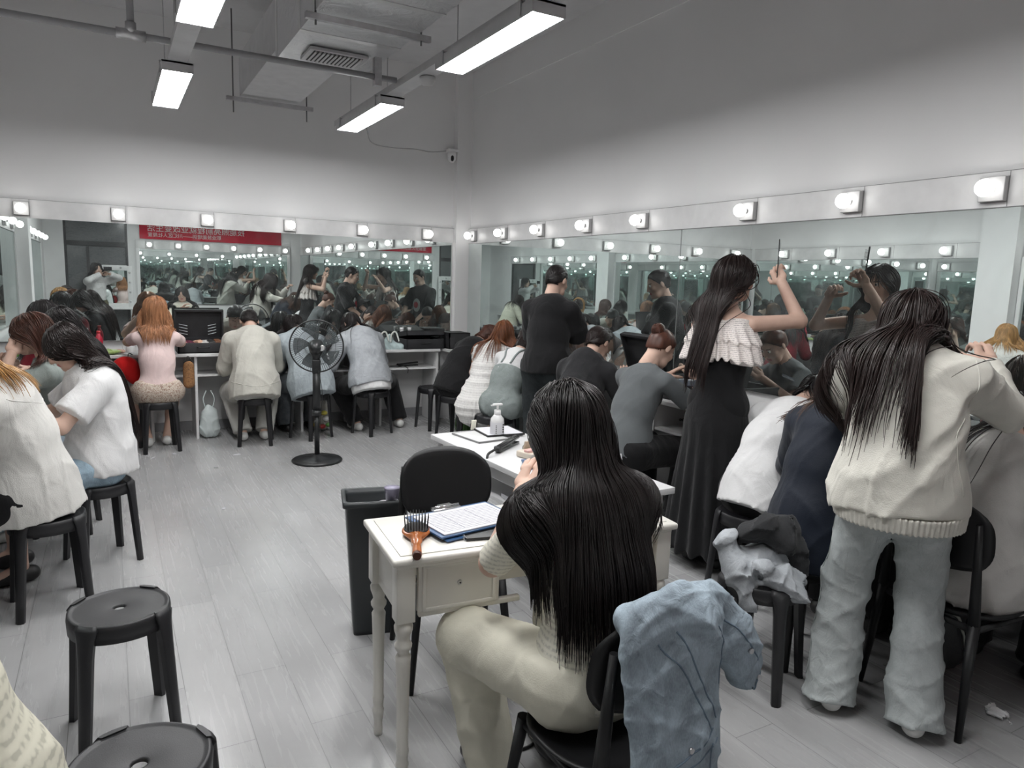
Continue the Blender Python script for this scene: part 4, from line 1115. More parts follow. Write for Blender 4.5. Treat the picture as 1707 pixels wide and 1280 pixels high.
# R4: person standing all in black
loc, hd = (3.07, 4.88), -55
J = make_pose(sit=False, lean=3, lean2=10, head=(22, -12, 0), hl=(-.12, .36, .98), hr=(.14, .40, 1.0), el=(-.8, -.5, -.6), er=(.8, -.5, -.6), s=1.03, shw=.175)
ts = top_cloth(J, .035, 1.0, hem=.05, q=.8, cuff=.045, amp=.010, freq=16, bust=False)
def r4(J, r, gs):
    c = J.C+J.fwd*.165; m = MB(); m.mat(plain('white shirt print', (.6, .6, .6), .8)); m.ball(c+A(.02, 0, .03), .07, 16, (1, .22, 1.5)); m.mat(plain('red shirt print', (.45, .03, .05), .8)); m.ball(c+A(.025, .012, .035), .042, 14, (1, .3, 1.2)); m.done('shirt_print', gs['shirt'][1])
person('person standing all in black with tied-back black hair beyond the hooded sweatshirt', loc, hd, J, ('pinch', 'pinch'),
       dict(n=1200, style='tie', r=.0022, tie=(0, -.11, -.035), off=(.006, .020)), 'black hair',
       [('shirt', ts, BLKC, .011), ('trousers', legs_cloth(J, .03, .045, .05, waist=.1), denim('black denim', (.03, .035, .037)), .012)], WSHOE, face=True, extra=r4)
# R6 grey T-shirt and bun
loc, hd = (2.88, 3.58), -78
J = make_pose(lean=15, lean2=26, head=(38, -8, 0), hl=(-.10, .52, .98), hr=(.17, .50, .97), el=(-.8, -.1, -.8), er=(.85, .0, -1), s=1.04, seat=.45)
person('woman in grey T-shirt with her hair in a bun holding a phone', loc, hd, J, ('flat', ('grip', (1, 0, .3))),
       dict(n=900, style='bun', r=.002, tie=(0, -.082, .058), off=(.005, .009), bun=.040), 'red brown hair',
       [('t_shirt', top_cloth(J, .014, .72, hem=.06, cuff=.028, amp=.005, freq=18), GREY, .008), ('trousers', legs_cloth(J, .03, .035, .04, waist=.03), BLKC, .011)], BSHOE, face=True)
# R5 black hoodie
loc, hd = (2.90, 4.22), -62
J = make_pose(lean=20, lean2=32, head=(35, -5, 0), hl=(-.15, .46, .90), hr=(.20, .44, .90), s=1.02)
hoodie = top_cloth(J, .04, 2.0, hem=.08, q=.86, cuff=.02, amp=.010, freq=16, bust=False)
hoodie.ell(J.N-J.fwd*.085-.02*J.d2, (.12, .055, .10), k=.03).cap(J.N-J.fwd*.04+A(-.07, 0, .02), J.N-J.fwd*.04+A(.07, 0, .02), .055, k=.03)
person('person in black hooded sweatshirt with short dark hair seated beside the grey T-shirt', loc, hd, J, ('relaxed', 'relaxed'),
       dict(n=1000, style='tie', r=.0024, tie=(0, -.10, -.055), off=(.007, .022)), 'dark brown hair',
       [('hooded_sweatshirt', hoodie, cloth('washed black cotton', (.022, .022, .024), var=.3), .010), ('trousers', legs_cloth(J, .03, .04, .04), BLKC, .012)], BSHOE, face=True)
# R3 dungarees
loc, hd = (2.92, 5.35), -60
J = make_pose(lean=24, lean2=44, head=(55, 10, 0), hl=(-.1, .42, .89), hr=(.1, .44, .89), s=1.0)
DUNG = denim('grey green denim', (.23, .26, .255), .16)
bib = Solid(); torso(bib, J, .022, 0, False); bib.plane(J.C+.05*J.d2, J.d2)
def r3(J, r, gs):
    for q in (-1, 1):
        m = MB(); m.mat(DUNG); sol = gs['t_shirt'][0]; p = on_surface(sol, [J.C+.06*J.d2-J.fwd*.12+A(q*.045, 0, 0), J.C+.15*J.d2-J.fwd*.12+A(q*.055, 0, 0), J.N-.04*J.d2-J.fwd*.08+A(q*.07, 0, 0), J.N-.01*J.d2+A(q*.075, 0, .02)], .002); m.tube(p, .010, 6); m.done('strap', r)
person('woman in grey-green denim dungarees over a white T-shirt, bent over the counter', loc, hd, J, ('relaxed', 'relaxed'),
       dict(n=700, style='pony', tail=.22, r=.0024, tie=(0, -.10, -.03)), 'dark brown hair',
       [('t_shirt', top_cloth(J, .014, .7, hem=-.05, cuff=.04), WSHIRT, .010), ('bib', bib, DUNG, .010), ('trousers', legs_cloth(J, .028, .045, .05, waist=.12, amp=.010), DUNG, .011)], WSHOE, extra=r3)
# R2 white ruffled dress
loc, hd = (2.98, 5.88), -62
J = make_pose(lean=20, lean2=36, head=(45, -5, 0), hl=(-.2, .40, .89), hr=(.2, .42, .89), s=.98)
drs = Solid(); drs.cap(J.P+.02*J.d1, J.P-A(0, .03, .10), .165, .215, q=.95, n=J.fwd0, k=.05); torso(drs, J, .012)
drs.cap(J.P+A(0, .1, -.02), J.P+A(0, .36, -.03), .17, .16, q=.7, n=(0, 0, 1), k=.05); arms(drs, J, .01, .4)
drs.fold.append(lambda X: .010*(np.abs(np.sin(X[:, 2]*42))-.5)+.005*np.sin(np.arctan2(X[:, 1], X[:, 0])*40))
person('woman with long auburn hair in a white ruffled dress at the right counter', loc, hd, J, ('relaxed', 'relaxed'),
       dict(n=1000, length=.42, r=.0024, spread=.7, lenvar=.08, back=.3), 'auburn hair', [('dress', drs, knit('white crinkled cotton', (.72, .71, .69), 60, .15), .009)], WSHOE)
# R1 black top, reddish ponytail
loc, hd = (2.98, 6.45), -70
J = make_pose(lean=28, lean2=50, head=(60, -15, 0), hl=(-.12, .44, .89), hr=(.12, .44, .89), s=1.0)
person('person in loose black top with a reddish ponytail slumped at the corner of the counters', loc, hd, J, ('relaxed', 'relaxed'),
       dict(n=800, style='pony', tail=.38, r=.0024, tie=(0, -.09, .03), spread=.8), 'red brown hair',
       [('top', top_cloth(J, .045, 2.0, hem=.10, q=.9, amp=.010, freq=15, bust=False), BLKC, .011), ('trousers', legs_cloth(J, .03, .04, .05), BLKC, .012)], BSHOE)
# R8 white T-shirt bent right over
loc, hd = (2.90, 2.48), -78
J = make_pose(lean=22, lean2=58, head=(72, 0, 0), hl=(-.22, .50, .87), hr=(.22, .52, .87), s=1.06, shw=.175)
person('person in plain white T-shirt bent forward with short black hair', loc, hd, J, ('relaxed', 'relaxed'),
       dict(n=900, style='bob', length=.17, r=.0024, spread=.6, momentum=.6), 'black hair',
       [('t_shirt', top_cloth(J, .026, .9, hem=.10, q=.88, cuff=.04, amp=.009, freq=15, bust=False, flare=.01), WSHIRT, .009), ('trousers', legs_cloth(J, .03, .04, .05, waist=.03), BLKC, .011)], BSHOE)
# R9 navy jacket, brown hair with a flower clip
loc, hd = (2.70, 1.97), -78
J = make_pose(lean=8, lean2=26, head=(55, 12, 0), hl=(-.22, .46, .87), hr=(.22, .50, .87), s=1.02, shw=.17)
def r9(J, r, gs):
    m = MB(); c = Vector(J.H)+Vector(J.R@A(-.088, -.03, .02))
    rr = random.Random(3)
    for k in range(11):
        m.mat(plain('flower petal white', (.75, .73, .68), .6)); q = c+Vector((rr.uniform(-.028, .028), rr.uniform(-.028, .028), rr.uniform(-.02, .03))); m.ball(q, .010, 8, (1, 1, .7))
        m.mat(plain('leaf green', (.05, .11, .04), .6)).ball(q-Vector((0, .008, .014)), .009, 6, (1.3, .7, .6))
    m.done('flower_clip', r)
person('person in navy jacket with a white flower clip, half hidden by the cream jacket', loc, hd, J, ('relaxed', 'relaxed'),
       dict(n=900, length=.30, r=.0024, spread=.8), 'brown hair',
       [('jacket', top_cloth(J, .055, 2.0, hem=.16, q=.92, cuff=.02, amp=.009, freq=13, bust=False, flare=.02), NAVY, .010), ('trousers', legs_cloth(J, .03, .04, .05), BLKC, .012)], plain('dark trainer', (.03, .03, .03), .5), extra=r9)
# R11 grey sweatshirt at right edge
loc, hd = (2.93, 1.44), -85
J = make_pose(lean=8, lean2=26, head=(62, 22, 0), hl=(-.12, .42, .88), hr=(.12, .42, .88), s=.98, seat=.43)
person('woman in pale grey sweatshirt with black hair hanging over her face at the right edge', loc, hd, J, ('relaxed', 'relaxed'),
       dict(n=1500, length=.50, r=.0022, spread=.9, lenvar=.2, dirp=(-.7, -.6, 0)), 'black hair',
       [('sweatshirt', top_cloth(J, .045, 2.0, hem=.12, q=.9, cuff=.015, amp=.010, freq=15, bust=False), cloth('pale grey fleece', (.52, .51, .49)), .010), ('trousers', legs_cloth(J, .03, .04, .05), BLKC, .012)], BSHOE)
# ---- back wall row
loc, hd = (.345, 6.98), 0
J = make_pose(lean=4, lean2=12, head=(12, 0, 2), hl=(-.07, .25, 1.14), hr=(.07, .26, 1.13), el=(-.7, .3, -.9), er=(.7, .3, -.9), s=1.03, shw=.15, fl=(-.09, .22, .08), fr=(.07, .26, .08))
skirt = Solid(); skirt.cap(J.P-.07*J.lat0, J.P+.07*J.lat0, .112, q=.98, k=.05); skirt.cap(J.P, J.P+.05*J.d1, .155, .14, q=.85, k=.05); skirt.plane(J.P+.06*J.d1, J.d1)
for a_, b_ in ((J.hipL, J.KL), (J.hipR, J.KR)): skirt.cap(a_, a_+(b_-a_)*.8, .11, .10, k=.06, flat=True)
skirt.amp = .006
person('woman with ginger hair in fitted pale pink top and floral shorts on a stool', loc, hd, J, ('relaxed', 'relaxed'),
       dict(n=1300, length=.27, r=.0022, spread=.75, lenvar=.2, back=.3, gather=(0, .095)), 'ginger hair',
       [('pink_top', top_cloth(J, .006, .6, hem=-.04, q=.74, amp=.005, freq=22, cuff=.012), cloth('pale pink ribbed jersey', (.74, .58, .56), wrinkle=.3), .009), ('floral_shorts', skirt, spotted('floral cotton', (.55, .48, .40), (.28, .17, .13)), .010)], WSHOE, face=True)
loc, hd = (1.16, 6.95), -3
J = make_pose(lean=18, lean2=38, head=(48, 0, 0), hl=(-.12, .44, .89), hr=(.12, .44, .89), s=1.03, shw=.175, fl=(-.1, .2, .08), fr=(.1, .2, .08))
hj = top_cloth(J, .055, 2.0, hem=.12, q=.9, amp=.011, freq=15, bust=False, flare=.01); hj.ell(J.N-J.fwd*.06-.03*J.d2, (.14, .06, .10), k=.025)
def b2(J, r, gs): seam(gs, 'hooded_jacket', [J.P+A(-.2, -.05, .05), J.P+A(0, -.2, .02), J.P+A(.2, -.05, .05)], .004)
person('person in cream hooded jacket bowed over the back counter', loc, hd, J, ('relaxed', 'relaxed'), dict(n=600, style='tie', r=.0025, tie=(0, -.09, -.06)), 'black hair',
       [('hooded_jacket', hj, cloth('cream parka cotton', (.50, .49, .44)), .010), ('trousers', legs_cloth(J, .04, .045, .05), cloth('pale grey cotton', (.48, .48, .45)), .011)], WSHOE, extra=b2)
loc, hd = (1.70, 7.02), 5
J = make_pose(lean=22, lean2=45, side=-4, head=(58, 0, 0), hl=(-.12, .44, .89), hr=(.12, .44, .89), s=1.02, shw=.17)
person('person in pale blue denim jacket bent over the counter behind the fan', loc, hd, J, ('relaxed', 'relaxed'), dict(n=600, style='bob', length=.2, r=.0025), 'black hair',
       [('denim_jacket', top_cloth(J, .055, 2.0, hem=.14, q=.9, amp=.011, freq=16, bust=False), denim('grey blue denim', (.33, .37, .39), .16), .010), ('trousers', legs_cloth(J, .03, .04, .05), denim('dark denim', (.10, .11, .12)), .012)], BSHOE)
loc, hd = (2.30, 7.02), 10
J = make_pose(lean=20, lean2=44, side=1, head=(55, 8, 0), hl=(-.24, .44, .89), hr=(.2, .46, .89), s=1.04, shw=.175, fl=(-.05, .2, .08), fr=(.42, .14, .08), kr=(.6, 1, .5))
dj = top_cloth(J, .05, 2.0, hem=.06, q=.9, amp=.010, freq=17, bust=False)
def b4(J, r, gs): seam(gs, 'denim_jacket', [J.P+A(-.19, -.06, .06), J.P+A(0, -.2, .05), J.P+A(.19, -.06, .06)], .003)
person('person in grey denim jacket with dark hair spilling over one shoulder, leg stretched right', loc, hd, J, ('relaxed', 'relaxed'),
       dict(n=420, length=.42, r=.0026, spread=1.2, lenvar=.3, dirp=(.5, -.6, 0), back=.8), 'black hair',
       [('denim_jacket', dj, GDEN, .010), ('undershirt', top_cloth(J, .035, .3, hem=.12, q=.9, amp=.006, bust=False), WSHIRT, .012), ('trousers', legs_cloth(J, .03, .04, .05), BLKC, .012)], WSHOE, extra=b4)
# ---- left row
loc, hd = (-.36, 3.92), 82
J = make_pose(lean=6, lean2=20, side=-4, head=(35, -5, 0), hl=(-.2, .42, .9), hr=(.22, .40, .9), s=1.02, shw=.17)
bl = top_cloth(J, .042, 2.0, hem=.10, q=.88, cuff=.02, amp=.011, freq=15, bust=False, flare=.02)
bl.cap(J.N-.01*J.d2-J.lat*.03, J.N-.01*J.d2+J.lat*.03, .075, k=.02)
def l1(J, r, gs):
    seam(gs, 'blouse', [J.SL+A(0, -.05, .02), J.C-J.fwd*.16+.13*J.d2, J.SR+A(0, -.05, .02)], .0025); seam(gs, 'blouse', [J.N-J.lat*.06-J.fwd*.04+.03*J.d2, J.N-J.fwd*.09, J.N+J.lat*.06-J.fwd*.04+.03*J.d2], .006, name='collar')
person('woman with golden hair in loose sheer white blouse at the left edge', loc, hd, J, ('relaxed', 'relaxed'),
       dict(n=900, length=.26, r=.0024, spread=.7), 'golden hair', [('blouse', bl, SHEER, .009), ('trousers', legs_cloth(J, .035, .04, .05), BLKC, .011)], BSHOE, extra=l1)
loc, hd = (-.08, 4.42), 100
J = make_pose(lean=-1, lean2=8, side=2, head=(38, 0, 0), hl=(-.2, .42, .9), hr=(.22, .40, .9), s=.98, shw=.16)
person('woman in short-sleeved white blouse with long straight dark hair down one side', loc, hd, J, ('relaxed', 'relaxed'),
       dict(n=2000, length=.60, r=.002, spread=.5, back=.9, lenvar=.12, gather=(.07, .07), dirp=(.05, -.1, 0), behind=9), 'dark brown hair',
       [('blouse', top_cloth(J, .040, .75, hem=.05, q=.86, cuff=.05, amp=.010, freq=16, flare=.01), WSHIRT, .009), ('denim_shorts', legs_cloth(J, .012, 0, 0, .8, waist=.06, amp=.004), denim('sky denim', (.27, .36, .43)), .010)], BSHOE)
loc, hd = (-.23, 5.02), 88
J = make_pose(lean=6, lean2=18, head=(18, 0, 0), hl=(-.08, .27, 1.10), hr=(.12, .30, 1.0), el=(-.4, .3, -1), er=(.4, .3, -1), s=1.0)
person('woman with auburn bobbed hair resting her face on her raised hand', loc, hd, J, (('grip', (-1, 0, .3)), 'grip'),
       dict(n=1400, style='bob', length=.23, r=.0023, spread=.8, momentum=.6, behind=3), 'red brown hair',
       [('top', top_cloth(J, .02, .7, hem=.05, cuff=.03), cloth('grey green cotton', (.30, .34, .32)), .010), ('trousers', legs_cloth(J, .02, .03, .04), DEN, .012)], WSHOE, face=True)
loc, hd = (-.10, 5.65), 92
J = make_pose(lean=4, lean2=14, head=(36, 0, 0), hl=(-.2, .42, .9), hr=(.22, .40, .9), s=1.02)
person('woman with long black hair in a dark top beyond the auburn-haired woman', loc, hd, J, ('relaxed', 'relaxed'),
       dict(n=1100, length=.55, r=.0024, spread=.6, back=.8, gather=(0, .09), dirp=(0, -.1, 0), behind=7), 'black hair',
       [('top', top_cloth(J, .03, 2.0, hem=.08), BLKC, .011), ('trousers', legs_cloth(J, .02, .03, .04), BLKC, .012)], BSHOE)
stool(-.28, 6.45, 0, 'black plastic stool in the back left corner')
loc, hd = (-.28, 6.45), 60
J = make_pose(lean=8, lean2=18, head=(22, 0, 0), hl=(-.2, .40, .9), hr=(.22, .40, .9), s=1.02)
person('woman with dark hair in a red and black jacket in the back left corner', loc, hd, J, ('relaxed', 'relaxed'),
       dict(n=900, length=.4, r=.0024, spread=.8), 'black hair',
       [('jacket', top_cloth(J, .045, 2.0, hem=.08), cloth('dark red cloth', (.16, .012, .02)), .011), ('trousers', legs_cloth(J, .02, .03, .04), BLKC, .012)], BSHOE)
loc, hd = (-.34, 1.50), 88
J = make_pose(lean=8, lean2=26, head=(40, 0, 0), hl=(-.2, .42, .9), hr=(.22, .40, .9), s=1.02, shw=.17)
person('person in cream lace knit cardigan cut off by the lower left edge', loc, hd, J, ('relaxed', 'relaxed'),
       dict(n=900, length=.34, r=.0024, spread=.6), 'dark brown hair',
       [('lace_cardigan', top_cloth(J, .055, 2.0, hem=.17, q=.95, cuff=.03, amp=.008, freq=15, flare=.04), knit('cream lace knit', (.62, .60, .50), 45, .3), .009), ('trousers', legs_cloth(J, .03, .04, .05), BLKC, .012)], BSHOE)
# photographer, seen in the back mirror
loc, hd = (-.215, -.38), -29
ph = Vector((0, -.012, 1.6))
cl = local(loc, hd, (-.10, .005, 1.53)); cr = local(loc, hd, (.075, -.10, 1.53))
J = make_pose(sit=False, lean=1, lean2=2, head=(6, 0, 0), hl=(cl[0]+.02, cl[1]-.10, 1.50), hr=(cr[0], cr[1]-.10, 1.50), el=(-1, -.2, -.6), er=(1.0, -.2, -.2), s=1.0)
ts_ = top_cloth(J, .035, 2.0, hem=-.10, q=.85, cuff=.02, amp=.006)
col = Solid(); col.cap(J.N-.01*J.d2, J.N-.10*J.d2+J.fwd*.03, .10, .165, q=.8, n=J.fwd, k=.02, flat=True); col.plane(J.N+.02*J.d2, J.d2)
def phx(J, r, gs):
    solid_obj('collar', col, WSHIRT, r, .009); m = MB(); m.mat(BLKC).cyl(J.P+A(0, 0, .085), J.P+A(0, 0, .12), .148, .146, 28); o = m.done('belt', r)
    for v in o.data.vertices: v.co.y = J.P[1]+(v.co.y-J.P[1])*.86
person('woman in white collared blouse and khaki trousers taking a photo, seen in the mirror', loc, hd, J, (('grip', (-.8, -.3, .3)), ('grip', (.8, -.3, .3))),
       dict(n=700, style='bob', length=.22, r=.0024, spread=.8), 'black hair', [('blouse', ts_, WSHIRT, .010), ('trousers', legs_cloth(J, .03, .035, .04, waist=.13), cloth('khaki cotton', (.13, .12, .075)), .011)], BSHOE, face=True, extra=phx)
m = MB(); m.mat(plain('dark phone', (.02, .02, .022), .25)).box((0, 0, 0), (.155, .008, .074), bev=.003)
m.mat(plain('camera lens ring', (.12, .12, .13), .2, .7)).cyl((-.055, .004, .02), (-.055, .0065, .02), .011, n=14)
m.done('phone', None, (-.006+.0, -.0145, 1.6), math.radians(-29.5), 'dark phone held up by the photographer, seen in the mirror', 'phone')
# ---------------------------------------------------------------- chairs, fan, bin
chair(1.20, 2.58, 168, 'black oval-backed chair facing the camera across the desk')
chair(1.13, 1.42, 4, 'black oval-backed chair under the woman with waist-length hair, denim jacket over its back')
chair(2.87, 1.445, -97, 'black oval-backed chair under the woman in pale grey sweatshirt')
def fan():
    r = empty('pedestal_fan', (1.52, 6.10, 0), math.radians(-16), 'black pedestal fan standing alone on the floor in front of the back row', 'fan')
    FB = plain('black fan plastic', (.014, .015, .016), .35)
    m = MB(); m.mat(FB).lathe([(.21, 0), (.215, .012), (.205, .022), (.12, .030), (.045, .042), (.026, .06)], n=40); m.done('base', r)
    m = MB(); m.mat(FB).cyl((0, 0, .03), (0, 0, .50), .022, n=16).cyl((0, 0, .42), (0, 0, .84), .033, n=18).cyl((0, 0, .40), (0, 0, .45), .040, n=18); m.done('pole', r)
    m = MB(); m.mat(FB).box((0, 0, .83), (.07, .07, .12), bev=.01).cyl((0, -.05, .80), (0, .04, .80), .014); m.done('neck', r)
    S = Solid(); S.cap((0, -.07, .995), (0, .03, .995), .052, .066, k=.02).cap((0, 0, .90), (0, 0, .96), .030, .045, k=.03).cap((0, -.10, .995), (0, -.10, .995), .034, k=.02); solid_obj('motor', S, FB, r, .006)
    m = MB(); m.mat(plain('silver label', (.6, .6, .6), .3, .5)).cyl((.045, -.105, .995), (.052, -.07, .995), .022, .026, 14); m.done('dial', r)
    R = .225; cz = .995
    for nm, yy, dish in (('rear_grille', .045, -.045), ('front_grille', .125, .05)):
        g = MB(); g.mat(FB)
        for k in range(72):
            a = 2*PI*k/72; c, s_ = math.cos(a), math.sin(a)
            pts = [(c*rr, .085+(yy-.085)*(1-(rr/R)**4)+0, cz+s_*rr) for rr in (.05, .09, .13, .17, .205, R)]
            g.tube(pts, .00125, 3)
        for rr in (.05, .10, .16):
            y = .085+(yy-.085)*(1-(rr/R)**4); g.tube([(math.cos(t)*rr, y, cz+math.sin(t)*rr) for t in [2*PI*i/40 for i in range(40)]], .0016, 4, closed=True)
        g.done(nm, r)
    g = MB(); g.mat(FB); g.tube([(math.cos(t)*R, .085, cz+math.sin(t)*R) for t in [2*PI*i/64 for i in range(64)]], .0065, 8, closed=True); g.done('rim', r)
    g = MB(); g.mat(FB).cyl((0, .05, cz), (0, .125, cz), .028, .02, 18); g.done('hub', r)
    BL = glass_mat('smoked fan blade', (.10, .12, .125), .62)
    for k in range(5):
        a0 = 2*PI*k/5+.3; m = MB(); m.mat(BL); NR, NA = 8, 9; gr = []
        for i in range(NR):
            u = i/(NR-1); rr = .028+u*.168; row = []
            for j in range(NA):
                v = j/(NA-1); wd = .30+.52*math.sin(min(1, u*1.15)*PI*.55); an = a0+(v-.5)*wd+u*.35; y = .088+(v-.5)*.045*(1-.3*u)
                row.append(m.bm.verts.new((math.cos(an)*rr, y, cz+math.sin(an)*rr)))
            gr.append(row)
        for i in range(NR-1):
            for j in range(NA-1): f = m.bm.faces.new((gr[i][j], gr[i+1][j], gr[i+1][j+1], gr[i][j+1])); f.smooth = True
        o = m.done('blade', r); md = o.modifiers.new('s', 'SOLIDIFY'); md.thickness = .002
    m = MB(); m.mat(BLK).tube(catmull([(.02, -.05, .80), (.05, -.09, .6), (.03, -.06, .4), (.03, -.02, .25)]), .003, 6); m.done('cord', r)
fan()
# wastebin
r = empty('wastebin', (1.01, 3.01, 0), math.radians(-14), 'dark rectangular wastebin with a white liner between desk and chair', 'bin')
m = MB(); BN = plain('dark bin plastic', (.020, .024, .026), .4); m.mat(BN); n = 0
rings = []
for w_, d_, z in ((.20, .16, 0), (.205, .165, .03), (.27, .21, .60), (.295, .235, .605), (.295, .235, .63), (.262, .202, .63), (.255, .195, .60), (.19, .15, .03)):
    ring = []
    for sx, sy in ((-1, -1), (1, -1), (1, 1), (-1, 1)):
        for k in range(4):
            a = math.atan2(sy, sx)-PI/4+k/3*PI/2; ring.append(m.bm.verts.new((sx*(w_/2-.02)+.02*math.cos(a), sy*(d_/2-.02)+.02*math.sin(a), z)))
    rings.append(ring)
for a, b in zip(rings[:-1], rings[1:]):
    for i in range(16): f = m.bm.faces.new((a[i], a[(i+1) % 16], b[(i+1) % 16], b[i])); f.smooth = True
m.bm.faces.new(rings[0][::-1]); m.bm.faces.new(rings[-1]); m.done('bin_body', r)
S = Solid(); S.cap((-.05, -.03, .54), (.06, .03, .55), .075, .07, q=.6, n=(0, 0, 1), k=.04); S.cap((.06, -.06, .60), (.10, -.10, .615), .030, .02, k=.03); S.amp = .012; S.freq = 40
solid_obj('bin_liner', S, plain('white bin liner', (.55, .54, .56), .35), r, .007)
m = MB(); m.mat(plain('purple printed cup', (.34, .32, .42), .3)).lathe([(.024, 0), (.034, .075), (.036, .08), (.001, .082)], (1.06, 2.93, .60), 20); m.done('paper_cup', label='purple printed paper cup lying in the wastebin', cat='cup')

# ---------------------------------------------------------------- clothes over chair and stool
def garment(name, prims, mat, label, cat, loc, rz=0, amp=.010, freq=24, h=.007, extra=None, seed=3):
    S = Solid()
    for p in prims: S.cap(*p[:4], **(p[4] if len(p) > 4 else {}))
    S.amp = amp; S.freq = freq; S.seed = seed; r = empty(name, loc, math.radians(rz), label, cat); o = solid_obj('cloth', S, mat, r, h)
    if extra: extra(S, o, r)
    return r
JD = denim('washed blue denim', (.30, .36, .41), .35); JE = denim('dark denim edge', (.15, .20, .25), .2)
def jd_extra(S, o, r):
    def ln(pts, w=.0022, mt=JE, nm='seam', lift=.0): m = MB(); m.mat(mt); m.tube(on_surface(S, pts, lift), w, 6); m.done(nm, o)
    ln([(-.10, -.36, .86), (-.02, -.38, .74), (.06, -.38, .63)]); ln([(-.07, -.36, .88), (.01, -.38, .76), (.09, -.38, .65)])
    ln([(-.16, -.38, .52), (-.06, -.39, .57), (.07, -.38, .63)]); ln([(-.17, -.38, .49), (-.06, -.39, .54), (.09, -.38, .60)])
    ln([(.06, -.40, .60), (.04, -.40, .45), (.0, -.38, .25)]); ln([(.07, -.36, .88), (.11, -.38, .82), (.13, -.38, .72)])
    ln([(.13, -.34, .88), (.19, -.36, .80), (.26, -.34, .72)]); ln([(.22, -.34, .63), (.28, -.30, .62), (.33, -.26, .63)])
    for p in ((-.03, -.40, .60), (.20, -.38, .77), (.27, -.34, .66)):
        q = on_surface(S, [p, (p[0]+.001, p[1], p[2])], .001, 1)[0]; m = MB(); m.mat(STEEL).cyl(q+Vector((0, .004, 0)), q-Vector((0, .004, 0)), .007, n=12); m.done('button', o)
garment('denim_jacket', [
    ((-.13, -.215, .885), (.14, -.215, .895), .036, .036, dict(k=.03)),
    ((-.10, -.25, .86), (-.09, -.30, .58), .075, .085, dict(q=.35, n=(0, 1, 0), k=.03)),
    ((.0, -.26, .87), (.0, -.31, .60), .10, .11, dict(q=.32, n=(0, 1, 0), k=.03)),
    ((.04, -.28, .86), (.02, -.325, .28), .075, .085, dict(q=.5, n=(0, 1, 0), k=.02)),
    ((-.06, -.29, .55), (-.05, -.30, .40), .05, .04, dict(q=.5, n=(0, 1, 0), k=.02)),
    ((.10, -.24, .88), (.20, -.27, .76), .065, .07, dict(q=.5, n=(0, 1, 0), k=.02)),
    ((.18, -.26, .80), (.27, -.25, .665), .065, .060, dict(q=.7, n=(0, 1, 0), k=.02, flat=True)),
    ((.10, -.22, .90), (.15, -.18, .86), .045, .03, dict(q=.6, n=(0, 0, 1), k=.02))],
    JD, 'pale blue denim jacket slung over the chair back in the foreground', 'jacket', (1.125, 1.43, -.045), 2, .014, 22, .006, jd_extra)
bpy.data.objects['chair.001'].scale = (1, 1, .96)
garment('grey_denim_jacket', [
    ((-.11, -.02, .52), (.05, .02, .55), .085, .09, dict(q=.7, n=(0, 0, 1), k=.05)),
    ((-.13, -.06, .50), (-.10, -.10, .38), .06, .05, dict(k=.04)),
    ((-.06, -.12, .53), (.06, -.14, .44), .05, .055, dict(k=.03)),
    ((-.15, .02, .58), (-.12, -.03, .44), .055, .05, dict(k=.04)),
    ((.04, -.10, .50), (.13, -.08, .45), .05, .04, dict(k=.03))],
    denim('pale grey denim', (.34, .36, .38), .22), 'pale grey denim jacket heaped on a stool', 'jacket', (2.27, 1.90, 0), -20, .024, 24)
garment('charcoal_shirt', [
    ((-.06, .0, .64), (.06, .02, .64), .07, .08, dict(q=.7, n=(0, 0, 1), k=.05)),
    ((.06, .0, .62), (.13, -.03, .50), .065, .055, dict(k=.04)),
    ((-.02, -.03, .67), (.05, -.06, .60), .05, .05, dict(k=.03)),
    ((.12, -.05, .50), (.12, -.07, .38), .04, .028, dict(q=.5, k=.03))],
    cloth('charcoal cotton', (.030, .031, .033), var=.25), 'charcoal shirt bundled on top of the grey denim jacket', 'shirt', (2.27, 1.90, 0), -20, .022, 26)
garment('drawstring', [((-.02, -.17, .36), (-.02, -.17, .20), .004, .004)], plain('white cotton tape', (.6, .6, .58), .8), 'thin white drawstring dangling from the clothes pile', 'drawstring', (2.27, 1.90, 0), -20, .0, 30, .002)
# ---------------------------------------------------------------- things on the desk and side table
def hairbrush():
    r = empty('hairbrush', (.805, 2.00, .783), math.radians(-21), 'wooden paddle hairbrush lying bristles up on the desk', 'hairbrush')
    WD = plain('orange varnished wood', (.33, .10, .025), .2, var=.3, nscale=18)
    S = Solid(); S.ell((0, .07, .014), (.047, .062, .012), k=.01); S.cap((0, .02, .012), (0, -.02, .012), .020, .014, q=.6, n=(0, 0, 1), k=.02); S.cap((0, -.02, .012), (0, -.125, .011), .012, .0155, q=.62, n=(0, 0, 1), k=.02); solid_obj('handle', S, WD, r, .003)
    m = MB(); m.mat(plain('dark wood end', (.06, .015, .008), .3)).cyl((0, -.128, .011), (0, -.142, .011), .0145, .012, 16); m.done('handle_end', r)
    S = Solid(); S.ell((0, .072, .022), (.041, .054, .010)); solid_obj('cushion', S, plain('dark rubber', (.02, .018, .018), .6), r, .003)
    for i in range(9):
        for j in range(10):
            x, y = (i-4)*.0088, (j-4.5)*.0105
            if (x/.039)**2+(y/.051)**2 > 1: continue
            m = MB(); m.mat(BLK).cyl((x, .072+y, .026), (x*1.1, .072+y*1.1, .066), .0015, .0011, 5); m.done('bristle', r)
hairbrush()
PAPER = plain('paper white', (.60, .60, .63), .6, var=.01); BLUE = plain('blue board', (.03, .085, .20), .35)
r = empty('notebook', (1.085, 2.00, .784), math.radians(-12), 'dark spiral-bound notebook under the blue clipboard', 'notebook')
m = MB(); m.mat(plain('black cover', (.015, .016, .017), .4)).box((0, 0, .005), (.24, .17, .010), bev=.002); m.done('cover', r)
m = MB(); m.mat(STEEL)
